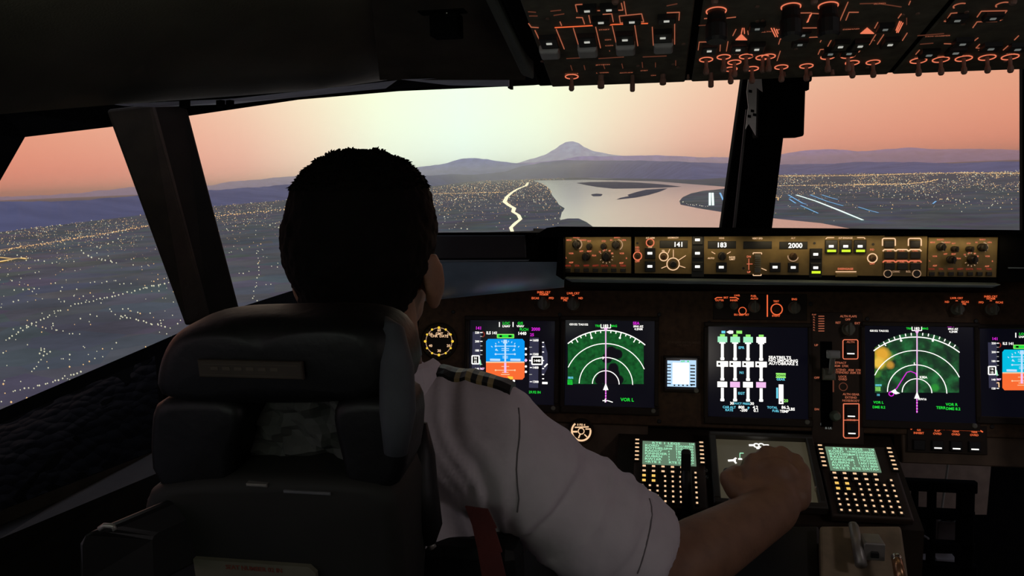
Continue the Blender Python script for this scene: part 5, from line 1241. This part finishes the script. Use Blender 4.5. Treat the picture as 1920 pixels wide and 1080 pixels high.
# ================================================================== CAPTAIN'S SEAT
SP = Plane(P(510, 800, .70), (1, 0, 0), (0, -math.sin(6*D2R), math.cos(6*D2R)))
def seat():
    root = empty('pilot_seat', (SP.o.x, SP.o.y+.15, 0), label='black leather pilot seat seen from behind in the left foreground', cat='seat')
    bpy.context.view_layer.update(); inv = root.matrix_world.inverted()
    def part(name, b, m, mtx=True, parent=None, **k):
        o = b.build(name, m, root, **k); o.matrix_parent_inverse = inv
        if mtx: o.matrix_basis = SP.M
        return o
    def cushion(pts, z0, z1, rnd, name, m, n=5, dense=3):
        """rounded pillow: outline in px on the seat plane, thick from z0 (front) to z1 (rear face)"""
        P2 = [Vector(SP.loc(x, y)) for x, y in pts]
        Q = []
        for a, c in zip(P2, P2[1:]+P2[:1]):
            for i in range(dense): Q.append(a.lerp(c, i/dense))
        for _ in range(2): Q = [(Q[i-1]+Q[i]*2+Q[(i+1) % len(Q)])/4 for i in range(len(Q))]
        ce = sum(Q, Vector((0, 0)))/len(Q); k = len(Q); b = B(); rings = []
        prof = [(rnd*(1-math.cos(t*PI/2/n)), rnd*math.sin(t*PI/2/n)) for t in range(n, -1, -1)]
        def ins(d): return [ce+(q-ce)*(1-d/max(.03, (q-ce).length)) for q in Q]
        for d, h in [(rnd*(1-math.cos(t*PI/2/n)) , z0+rnd-rnd*math.sin(t*PI/2/n)) for t in range(n, -1, -1)]: rings.append((ins(d), h))
        for d, h in [(rnd*(1-math.cos(t*PI/2/n)) , z1-rnd+rnd*math.sin(t*PI/2/n)) for t in range(0, n+1)]: rings.append((ins(d), h))
        vs = [(q.x, q.y, h) for r_, h in rings for q in r_]; fs = []
        for i in range(len(rings)-1):
            for j in range(k): fs.append([i*k+j, i*k+(j+1) % k, (i+1)*k+(j+1) % k, (i+1)*k+j])
        vs += [(ce.x, ce.y, rings[0][1]), (ce.x, ce.y, rings[-1][1])]; a0 = len(vs)-2
        for j in range(k): fs += [[(j+1) % k, j, a0], [(len(rings)-1)*k+j, (len(rings)-1)*k+(j+1) % k, a0+1]]
        b.add(vs, fs); return part(name, b, m, smooth=True)
    cushion([(272, 775), (272, 710), (283, 668), (306, 634), (345, 616), (410, 607), (500, 604), (600, 605), (680, 611), (728, 632), (752, 680), (758, 775)], -.085, 0, .028, 'headrest', m_seat)
    cushion([(270, 935), (268, 800), (280, 750), (430, 752), (455, 790), (425, 880), (430, 935)], -.07, -.004, .012, 'side_frame', m_seat)
    cushion([(650, 935), (632, 870), (612, 790), (625, 752), (745, 752), (765, 800), (750, 935)], -.07, -.004, .012, 'side_frame', m_seat)
    cushion([(262, 1300), (262, 960), (275, 905), (520, 890), (735, 905), (748, 960), (770, 1300)], -.09, .004, .015, 'back_shell', mat('shell_olive', (.006, .0055, .0035), .75, var=.3, varscale=20))
    # crumpled grey sheet in the pocket between headrest and shell
    b = B(); nx, ny = 14, 10; vs = []
    for j in range(ny+1):
        for i in range(nx+1):
            x = 440-12*j/ny+(185+18*j/ny)*i/nx; y = 776+120*j/ny
            u, v = SP.loc(x, y); vs.append((u, v, -.045+.018*noise.noise(Vector((i*.35, j*.4, 2)))+.008*abs(noise.noise(Vector((i*.9, j*.8, 4))))))
    b.add(vs, [[j*(nx+1)+i, j*(nx+1)+i+1, (j+1)*(nx+1)+i+1, (j+1)*(nx+1)+i] for j in range(ny) for i in range(nx)]); part('pocket_sheet', b, m_cloth, label='crumpled grey sheet in the seat back opening')
    b = B(); u0, v0 = SP.loc(400, 780); u1, v1 = SP.loc(650, 900); b.box(u0, v1, u1, v0, -.088, -.07); part('pocket_back', b, m_matte)
    # highlights along the seat edge modelled as pale grey tubes; labels
    b = B(); b.tube([(*SP.loc(x, y), -.02) for x, y in ((290, 788), (278, 800), (268, 820), (264, 850), (265, 880))], .0016, 8); part('edge_highlight', b, m_seatrim, smooth=True)
    b = B(); b.tube([(*SP.loc(x, y), -.012) for x, y in ((288, 918), (276, 932), (264, 950))], [.001, .0025, .001], 8); part('edge_highlight', b, m_seatrim, smooth=True)
    b = B(); u0, v0 = SP.loc(376, 671); u1, v1 = SP.loc(574, 708); b.box(u0, v1, u1, v0, .002, .0062, .001); pl_ = part('placard', b, m_placd, label='dark brown engraved placard on the headrest')
    b = B().mat(mat('engraved', (.055, .04, .025), .6)); [b.line((u0+.012+k*.011, (v0+v1)/2+.001), (u0+.019+k*.011, (v0+v1)/2+.001), .003, .0062, .0066) for k in range(6)]; b.line((u0+.004, v0-.003), (u1-.004, v0-.003), .0006, .0062, .0066); b.line((u0+.004, v1+.003), (u1-.004, v1+.003), .0006, .0062, .0066); o = b.build('lettering', None, pl_)
    b = B(); u0, v0 = SP.loc(372, 1038); u1, v1 = SP.loc(603, 1100); b.prism([(u0, v1), (u1, v1), (u1, v0-.006), (u1-.006, v0), (u0, v0)], .004, .0092); pl_ = part('placard', b, m_plac, label='beige placard low on the seat shell')
    b = B().mat(m_red); b.text(((u0+u1)/2, SP.loc(500, 1056)[1]), 'SEAT NUMBER 02 IN', .0062, .0096, sx=1.0); b.build('lettering', None, pl_)
    # buckle glints at the pocket's foot
    b = B(); u, v = SP.loc(485, 907); b.box(u-.010, v-.001, u+.010, v+.002, -.004, .005, .001); part('strap_buckle', b, m_steel); b = B(); u, v = SP.loc(580, 919); b.box(u-.022, v-.001, u+.022, v+.0015, -.004, .006, .0005); part('strap_edge', b, m_seatrim)
    # right bolster in blue grey fabric, and the dark wing under it
    def bolster(pts, rad, name, m, flat=.6):
        b = B(); b.tube([Vector(p_) for p_ in pts], rad, 14); return part(name, b, m, mtx=False, smooth=True)
    bolster([P(722, 600, .70), P(735, 622, .685), P(744, 690, .675), P(746, 770, .675), P(742, 850, .68)], [.004, .011, .0145, .0155, .010], 'shoulder_bolster', m_bluegrey)
    bolster([P(790, 792, .80), P(786, 850, .80), P(784, 920, .79), P(800, 990, .79), P(806, 1020, .79)], [.006, .016, .020, .016, .006], 'side_wing', m_seat)
    bolster([P(806, 1018, .79), P(812, 1028, .79)], [.004, .004], 'release_button', m_steel)
    # seat pan and pedestal, hidden below
    b = B(); b.box(-.58, .78, -.08, 1.28, .34, .42, .02); part('seat_pan', b, m_seat, mtx=False, bevel=.02)
    b = B(); b.box(-.48, .85, -.18, 1.2, 0, .34); part('seat_base', b, m_steel, mtx=False)
    b = B(); b.hull([(-.54, .72, .34), (-.12, .72, .34), (-.14, .80, .8), (-.52, .80, .8)], (0, .05, 0)); part('backrest', b, m_seat, mtx=False, bevel=.015)
    # left armrest
    A = [P(150, 1030, .66), P(158, 1004, .66), P(185, 990, .67), P(230, 994, .68), P(275, 1005, .70)]
    b = B(); 
    q = [P(146, 1100, .66), P(146, 1020, .66), P(160, 998, .66), P(200, 990, .67), P(285, 1004, .7), P(290, 1100, .7)]
    b.hull(q, (.05, .20, -.01)); part('armrest', b, m_black, mtx=False, bevel=.008)
    b = B(); b.tube([P(186, 992, .66), P(196, 985, .66), P(212, 986, .66), P(216, 994, .66)], .0022, 8); part('armrest_latch', b, m_steel, mtx=False, smooth=True)
seat()
# red shoulder harness beside the seat
def belt():
    root = empty('shoulder_harness', P(905, 1020, .86), label='dark red harness strap hanging beside the pilot\'s hip', cat='strap')
    L = root.location; pts = [(872, 950), (885, 985), (895, 1030), (905, 1090), (915, 1140)]
    b = B(); 
    for (x0, y0), (x1, y1) in zip(pts, pts[1:]): b.hull([P(x0, y0, .83)-L, P(x0+42, y0+6, .83)-L, P(x1+46, y1+6, .83)-L, P(x1, y1, .83)-L], (0, .003, 0))
    b.build('webbing', m_redbelt, root)
belt()

# left side console with knobbly black pad
def side_console():
    root = empty('side_console', (-.8, .9, 0), label='black knobbly padded side console under the left window', cat='console')
    bpy.context.view_layer.update(); inv = root.matrix_world.inverted()
    m = mat('knobbly_pad', (.005, .005, .007), .8, spec=.06); t = m.node_tree; bs = t.nodes['Principled BSDF']
    tc = N(t, 'ShaderNodeTexCoord'); vo = N(t, 'ShaderNodeTexVoronoi'); vo.inputs['Scale'].default_value = 70; t.links.new(tc.outputs['Object'], vo.inputs['Vector'])
    bp = N(t, 'ShaderNodeBump'); bp.invert = True; bp.inputs['Distance'].default_value = .006; bp.inputs['Strength'].default_value = 1; t.links.new(vo.outputs['Distance'], bp.inputs['Height']); t.links.new(bp.outputs[0], bs.inputs['Normal'])
    A = [P(-300, 930, .93), P(0, 795, 1.02), P(290, 668, 1.14)]; C = [P(-300, 1150, .80), P(0, 958, .90), P(300, 842, 1.04)]; E = [P(-300, 1240, .78), P(0, 1010, .87), P(300, 885, 1.0)]
    b = B(); nx, ny = 60, 24; vs = []
    for j in range(ny+1):
        for i in range(nx+1):
            s_ = i/nx*2; k = min(1, int(s_)); f = s_-k; a = A[k].lerp(A[k+1], f); c = C[k].lerp(C[k+1], f); q = a.lerp(c, j/ny)
            q += Vector((.3, -.2, .9)).normalized()*(.012*math.sin(PI*j/ny)+.003*noise.noise(q*45)); vs.append(q)
    b.add(vs, [[j*(nx+1)+i, j*(nx+1)+i+1, (j+1)*(nx+1)+i+1, (j+1)*(nx+1)+i] for j in range(ny) for i in range(nx)])
    o = b.build('pad', m, root, smooth=True); o.matrix_parent_inverse = inv
    b = B(); b.hull([A[0], A[1], A[2], C[2], C[1], C[0]], (0, .02, -.05)); o = b.build('pad_backing', m_matte, root); o.matrix_parent_inverse = inv
    m2 = mat('console_edge', (.035, .024, .018), .7, var=.3)
    b = B(); b.hull([C[0], C[1], C[2], E[2], E[1], E[0]], (-.03, .03, -.04)); o = b.build('edge_strip', m2, root); o.matrix_parent_inverse = inv
    G_ = [Vector((p_.x-.02, p_.y, 0)) for p_ in E]; b = B(); b.hull([E[0], E[1], E[2], G_[2], G_[1], G_[0]], (-.04, .04, 0)); o = b.build('front_face', m_dark, root); o.matrix_parent_inverse = inv
side_console()

# ================================================================== PILOT
def ell(b, c, r, rot=None, n=18):
    c = Vector(c); vs = []; fs = []; m = n//2
    for j in range(1, m):
        th = PI*j/m
        for i in range(n):
            t = 2*PI*i/n; v = Vector((r[0]*math.sin(th)*math.cos(t), r[1]*math.sin(th)*math.sin(t), r[2]*math.cos(th)))
            if rot: v = rot @ v
            vs.append(c+v)
    k = len(vs); v1 = Vector((0, 0, r[2])); v2 = Vector((0, 0, -r[2]))
    if rot: v1 = rot @ v1; v2 = rot @ v2
    vs += [c+v1, c+v2]
    for j in range(m-2):
        for i in range(n): fs.append([j*n+i, (j+1)*n+i, (j+1)*n+(i+1) % n, j*n+(i+1) % n])
    for i in range(n): fs += [[k, i, (i+1) % n], [k+1, (m-2)*n+(i+1) % n, (m-2)*n+i]]
    b.add(vs, fs)
def cap(b, p0, r0, p1, r1, n=14, ends=(1, 1)):
    p0 = Vector(p0); p1 = Vector(p1); d = (p1-p0).normalized(); u = d.orthogonal().normalized(); w = d.cross(u); rings = []
    if ends[0]:
        for a in (70, 40): rings.append((p0-d*r0*math.sin(a*D2R), r0*math.cos(a*D2R)))
    rings += [(p0, r0), (p1, r1)]
    if ends[1]:
        for a in (40, 70): rings.append((p1+d*r1*math.sin(a*D2R), r1*math.cos(a*D2R)))
    vs = []; fs = []
    for c, r in rings:
        for i in range(n): t = 2*PI*i/n; vs.append(c+(u*math.cos(t)+w*math.sin(t))*r)
    for k in range(len(rings)-1):
        for i in range(n): fs.append([k*n+i, k*n+(i+1) % n, (k+1)*n+(i+1) % n, (k+1)*n+i])
    fs += [list(range(n))[::-1], [(len(rings)-1)*n+i for i in range(n)]]
    b.add(vs, fs)
def remesh(b, vox, smooth=4, disp=None):
    me = b.mesh('tmp'); o = bpy.data.objects.new('tmp', me); COL.objects.link(o)
    r = o.modifiers.new('r', 'REMESH'); r.mode = 'VOXEL'; r.voxel_size = vox
    if smooth: s = o.modifiers.new('s', 'SMOOTH'); s.iterations = smooth; s.factor = .5
    dg = bpy.context.evaluated_depsgraph_get(); out = bpy.data.meshes.new_from_object(o.evaluated_get(dg)); bpy.data.objects.remove(o); bpy.data.meshes.remove(me)
    if disp:
        nrm = [v.normal.copy() for v in out.vertices]
        for v, n_ in zip(out.vertices, nrm): v.co += n_*disp(v.co)
    for p_ in out.polygons: p_.use_smooth = True
    return out
def pilot():
    H = P(681, 418, .93)                         # middle of the skull
    X0 = H.x
    root = empty('person', (X0, H.y+.02, .42), label='person in a white short sleeved uniform shirt seated with right arm on the thrust levers', cat='person')
    bpy.context.view_layer.update(); inv = root.matrix_world.inverted()
    def link(name, me, m, parent=None, **k):
        me.name = name; me.materials.clear(); me.materials.append(m); o = bpy.data.objects.new(name, me); COL.objects.link(o); o.parent = root; o.matrix_parent_inverse = inv; tag(o, **k); return o
    b = B()
    V = Vector
    # head (faces +Y)
    ell(b, H, (.077, .098, .083), n=28); ell(b, H+V((0, -.012, -.012)), (.077, .086, .085), n=28)
    ell(b, H+V((0, .030, -.07)), (.064, .066, .085), n=24)          # face
    ell(b, H+V((0, .052, -.125)), (.042, .040, .032)); ell(b, H+V((0, .03, -.105)), (.060, .05, .035))   # chin, jaw
    ell(b, H+V((0, .104, -.062)), (.013, .020, .022)); ell(b, H+V((0, .115, -.072)), (.012, .012, .010))   # nose
    ell(b, H+V((0, .094, -.022)), (.050, .014, .010))                                                      # brow
    ell(b, H+V((0, .090, -.100)), (.024, .014, .009))                                                      # lips
    for s in (-1, 1):
        ell(b, H+V((s*.030, .078, -.036)), (.013, .012, .011))
        rot = Euler((.25, 0, s*-.45)).to_matrix()
        ell(b, H+V((s*.084, -.006, -.062)), (.0065, .019, .031), rot); ell(b, H+V((s*.081, .0, -.086)), (.006, .012, .017), rot); ell(b, H+V((s*.077, .006, -.068)), (.012, .012, .026), rot)
    # neck, trunk
    cap(b, H+V((0, -.014, -.085)), .060, V((X0+.008, H.y-.022, H.z-.215)), .066, n=20)
    RS = P(908, 832, .93); LS = V((2*X0-RS.x-.02, RS.y-.02, RS.z))
    ch = V((X0, H.y+.02, RS.z-.10)); hip = V((X0, H.y-.02, .50))
    ell(b, ch, (.16, .095, .17), n=24); ell(b, V((X0, H.y-.005, .62)), (.14, .09, .16), n=24); ell(b, hip, (.16, .11, .10), n=24)
    cap(b, RS, .052, LS, .052)
    # right arm
    RE = P(1226, 1088, .99); RW = P(1455, 952, 1.135)
    cap(b, RS, .056, RE, .047, n=18); m1 = RE.lerp(RW, .35); cap(b, RE, .046, m1, .0475, n=18); cap(b, m1, .0475, RW, .034, n=18)
    # left arm resting forward, hidden by the seat
    LE = V((LS.x-.04, LS.y+.13, .72)); LW = V((LS.x+.02, LS.y+.36, .70)); cap(b, LS, .055, LE, .044); cap(b, LE, .044, LW, .030); ell(b, LW+V((0, .05, 0)), (.04, .05, .018))
    for k in range(4): cap(b, LW+V((-.028+k*.019, .08, 0)), .0095, LW+V((-.028+k*.019, .12, -.012)), .0085); cap(b, LW+V((-.028+k*.019, .12, -.012)), .0085, LW+V((-.028+k*.019, .125, -.035)), .0075)
    cap(b, LW+V((.03, .03, 0)), .011, LW+V((.05, .07, -.01)), .009)
    # legs
    for s in (-1, 1):
        kn = V((X0+s*.13, H.y+.42, .50)); ft = V((X0+s*.12, H.y+.50, .09)); cap(b, hip+V((s*.09, .03, 0)), .075, kn, .055); cap(b, kn, .052, ft, .036); ell(b, ft+V((0, .07, -.045)), (.04, .11, .035))
    # right hand closed on the levers: wrist -> palm -> four fingers and thumb
    kn = [P(1414, 866, 1.185), P(1438, 852, 1.19), P(1465, 853, 1.192), P(1490, 867, 1.19)]
    pb = [P(1412, 925, 1.15), P(1436, 922, 1.15), P(1462, 925, 1.15), P(1484, 930, 1.15)]
    for a, c in zip(pb, kn): cap(b, a, .0185, c, .0145)
    cap(b, RW, .033, P(1450, 925, 1.155), .031); ell(b, P(1452, 900, 1.165), (.036, .026, .034))
    cap(b, P(1496, 935, 1.15), .019, P(1500, 885, 1.175), .016)
    ft_ = [(.036, -.004, .016), (.040, .0, .018), (.037, -.002, .017), (.030, -.004, .014)]
    fw = ray(1440, 880).normalized()
    for i, k in enumerate(kn):
        l1, _, l3 = ft_[i]; lat = V((-.010, 0, 0))
        a = k+fw*l1+V((-.008, 0, -.002)); c = a+V((-.012, .006, -.030)); d = c+V((-.006, -.020, -.012))
        cap(b, k, .0125, a, .0108); cap(b, a, .0108, c, .0098); cap(b, c, .0098, d, .0088)
    t0 = P(1420, 925, 1.15); t1 = P(1380, 920, 1.155); t2 = P(1364, 897, 1.165); t3 = P(1380, 884, 1.19)
    cap(b, t0, .021, t1, .0155); cap(b, t1, .0155, t2, .0128); cap(b, t2, .0128, t3, .011)
    body = link('body', remesh(b, .0042, 3), m_skin)
    # ---- hair: a shell round the skull, cropped at the sides, tufted on top
    b = B(); ell(b, H+V((0, -.004, -.006)), (.0855, .1035, .0885), n=36); ell(b, H+V((.003, -.010, .020)), (.080, .095, .064), n=36); ell(b, H+V((0, -.018, -.022)), (.0860, .092, .092), n=36); ell(b, H+V((0, -.03, -.07)), (.066, .066, .062), n=30)
    me = remesh(b, .004, 2, lambda c: .0022*noise.noise(c*90)+.0018*noise.noise(c*200))
    bm = bmesh.new(); bm.from_mesh(me)
    kill = [v for v in bm.verts if (v.co.z < H.z-.135) or (v.co.y-H.y > .062 and v.co.z < H.z+.045-(v.co.y-H.y-.062)*.6) or (v.co.y-H.y > .0 and v.co.z < H.z-.055) or (abs(v.co.x-H.x) > .066 and v.co.y-H.y > -.018 and v.co.z < H.z-.052)]
    bmesh.ops.delete(bm, geom=kill, context='VERTS'); 
    rr = random.Random(11)
    bm.verts.ensure_lookup_table(); base = [v for v in bm.verts if v.co.z > H.z+.040 and v.normal.length > 0]
    newt = []
    for i in range(2600):
        v = rr.choice(base); n_ = v.normal; top = max(0, (v.co.z-H.z-.01)/.08)
        clump = noise.noise(v.co*55); L = rr.uniform(.003, .006)+.007*max(0, top-.3)*(.6+clump*1.2)*rr.random()
        d = (n_*(.62+.3*clump)+V((.45*noise.noise(v.co*38+V((5, 0, 0)))+.30, -.25, .25*top))+V((rr.gauss(0, .16), rr.gauss(0, .16), rr.gauss(0, .1)))).normalized()
        s_ = d.orthogonal().normalized()*.0014; e = d.cross(s_).normalized()*.0014; q = v.co-n_*.002
        m1 = q+d*L*.55; tip = q+d*L+V((.0028*clump, -.001, -.002))
        newt.append(([q+s_, q-s_*.5+e, q-s_*.5-e, m1+s_*.8, m1-s_*.4+e*.8, m1-s_*.4-e*.8, tip]))
    for t in newt:
        w = [bm.verts.new(x) for x in t]
        for f in ((0, 1, 4, 3), (1, 2, 5, 4), (2, 0, 3, 5), (3, 4, 6), (4, 5, 6), (5, 3, 6)): bm.faces.new([w[i] for i in f])
    me2 = bpy.data.meshes.new('hair'); bm.to_mesh(me2); bm.free()
    for p_ in me2.polygons: p_.use_smooth = True
    link('hair', me2, m_hair)
    # eyes
    for s in (-1, 1):
        e = B(); ell(e, H+V((s*.030, .0835, -.036)), (.0095, .0085, .0080)); link('eye', e.mesh('eye'), mat('eye_white', (.6, .58, .55), .3))
    # ---- shirt
    b = B()
    ell(b, ch+V((.0, -.004, 0)), (.183, .112, .19), n=28); ell(b, V((X0, H.y-.005, .62)), (.165, .108, .18), n=28); cap(b, V((X0, H.y, .60)), .12, V((X0, H.y, .47)), .125)
    cap(b, RS+V((-.010, 0, -.004)), .070, LS+V((.01, 0, -.004)), .068, n=22)
    for S_ in (RS, LS): cap(b, V((X0+(.012 if S_ is RS else -.012), H.y-.01, H.z-.232)), .064, S_+V((0, 0, .012)), .062, n=20)
    cuff = P(1194, 1046, .985)
    cap(b, RS+V((.006, 0, -.010)), .070, RS.lerp(cuff, .5), .064, n=26); cap(b, RS.lerp(cuff, .45), .065, cuff, .069, n=26, ends=(1, 0))
    ax = (cuff-RS).normalized()
    lc = LS.lerp(LE, .75); cap(b, LS, .075, lc, .068, n=22, ends=(1, 0))
    def fold(c):
        t = (c-RS).dot(ax)/(cuff-RS).length; q = c*18
        rdg = lambda v, sharp=1.0: (1-abs(noise.noise(v))*2)*sharp
        f = .0040*noise.noise(V((q.x*.7, q.y*.7, q.z*.5)))
        rad = (c-RS-ax*(c-RS).dot(ax)).length
        if t > -.1 and rad < .12:      # soft rings round the sleeve, tighter near the cuff
            k = min(1, max(0, t+.3)); s_ = c.dot(ax)
            f += .0065*noise.noise(V((s_*34+noise.noise(c*14)*2.2, c.z*11, 3)))*k+.0045*rdg(V((s_*22+c.z*16, c.y*10, 11)))*k
            if t > .55: f += .0030*rdg(V((s_*48+noise.noise(c*20)*1.2, c.z*8, 21)))
        # drag lines from the shoulder and armpit down the back
        f += .0060*rdg(V(((c.x*1.3+c.z*.45)*24+noise.noise(c*12)*1.1, c.y*6, 8)))*(1 if t < .35 else .4)
        return f
    me = remesh(b, .005, 5, fold)
    sh = link('shirt', me, m_shirt)
    # collar: a folded band round the neck
    cb = B(); n = 40; c0 = V((X0+.010, H.y-.016, H.z-.205)); vs = []
    for (rad, dz) in ((.0655, .046), (.069, .050), (.075, .046), (.083, .004), (.080, -.004), (.068, .0)):
        for i in range(n):
            t = 2*PI*i/n; fr = max(0, math.sin(t)); vs.append(c0+V((math.cos(t)*(rad+.004), math.sin(t)*(rad+.006), dz-.035*fr)))
    cb.add(vs, [[k*n+i, k*n+(i+1) % n, ((k+1) % 6)*n+(i+1) % n, ((k+1) % 6)*n+i] for k in range(6) for i in range(n)])
    link('collar', cb.mesh('collar'), m_shirt)
    # cuff hem and armhole seam
    u = ax.orthogonal().normalized(); w = ax.cross(u)
    def loop(c, r, th, nm, m, a0=0, a1=360, bow=0, lift=0):
        q = B(); q.tube([c+ax*bow*math.sin(t_*D2R)+(u*math.cos(t_*D2R)+w*math.sin(t_*D2R))*(r+lift) for t_ in range(a0, a1+1, 10)], th, 6); me_ = q.mesh(nm); 
        for p_ in me_.polygons: p_.use_smooth = True
        return link(nm, me_, m)
    loop(cuff, .0700, .0022, 'cuff_hem', m_shirt)
    # seams pressed on the cloth by ray casting from the sleeve axis
    from mathutils.bvhtree import BVHTree
    dg = bpy.context.evaluated_depsgraph_get(); bv = BVHTree.FromPolygons([v.co for v in me.vertices], [p_.vertices[:] for p_ in me.polygons])
    def seam(path, nm):
        pts = []
        for x, y in path:
            d = ray(x, y); h = bv.ray_cast(CAM, d)
            if h[0] is not None: pts.append(h[0]+h[1]*.0004)
        if len(pts) > 2:
            q = B(); q.tube(pts, .0009, 6); link(nm, q.mesh(nm), m_seam)
    seam([(972, 765), (974, 790), (974, 820), (970, 850), (968, 880), (970, 910), (973, 935), (970, 960)], 'armhole_seam')
    seam([(1217, 935), (1221, 950), (1222, 965), (1219, 990), (1212, 1020), (1204, 1050), (1195, 1075)], 'cuff_seam')
    # epaulette with gold bars on the right shoulder
    pts = [(848, 715), (880, 716), (915, 716), (945, 719), (962, 728)]
    ctr = []
    for x, y in pts:
        h = bv.ray_cast(CAM, ray(x, y+14))
        ctr.append(h[0] if h[0] is not None else P(x, y+14, .93))
    e = B(); L = []
    a = V((X0+.085, H.y-.010, 0)); c = V((RS.x+.035, RS.y, 0)); nn = 14
    for i in range(nn+1):
        t = i/nn; q = a.lerp(c, t)
        for off in (-.020, -.010, 0, .010, .020):
            h = bv.ray_cast(V((q.x, q.y+off, H.z)), V((0, 0, -1)))
            z = h[0].z if h[0] is not None else RS.z+.05
            L.append(V((q.x, q.y+off, z+.004+.003*(1-(off/.020)**2))))
    k = 5; e.mat(m_black); 
    for i in range(nn):
        e.mat(m_gold if i in (4, 6, 8, 10) else m_black)
        for j in range(4):
            A_, B_, C_, D_ = L[i*k+j], L[(i+1)*k+j], L[(i+1)*k+j+1], L[i*k+j+1]
            dn = V((0, 0, -.006)); e.add([A_, B_, C_, D_, A_+dn, B_+dn, C_+dn, D_+dn], [[0, 1, 2, 3], [4, 5, 6, 7], [0, 1, 5, 4], [1, 2, 6, 5], [2, 3, 7, 6], [3, 0, 4, 7]])
    em = e.mesh('epaulette'); o = bpy.data.objects.new('epaulette', em); COL.objects.link(o); o.parent = root; o.matrix_parent_inverse = inv; o['label'] = 'black shoulder board with gold bars'
    # trousers and shoes
    b = B()
    for s in (-1, 1):
        kn_ = V((X0+s*.13, H.y+.42, .50)); ft = V((X0+s*.12, H.y+.50, .12)); cap(b, hip+V((s*.09, .03, -.005)), .090, kn_, .066); cap(b, kn_, .064, ft, .052, ends=(1, 0))
    ell(b, hip+V((0, 0, -.01)), (.178, .128, .09), n=24); link('trousers', remesh(b, .008, 3), m_trou)
    b = B()
    for s in (-1, 1): ell(b, V((X0+s*.12, H.y+.57, .048)), (.046, .12, .046))
    link('shoes', remesh(b, .006, 2), m_black)
pilot()

for o in bpy.data.objects:
    if o.parent and o.name.split('.')[0] in ('legend', 'dial_marks', 'lettering', 'screen_text', 'numerals'): o['kind'] = 'stuff'
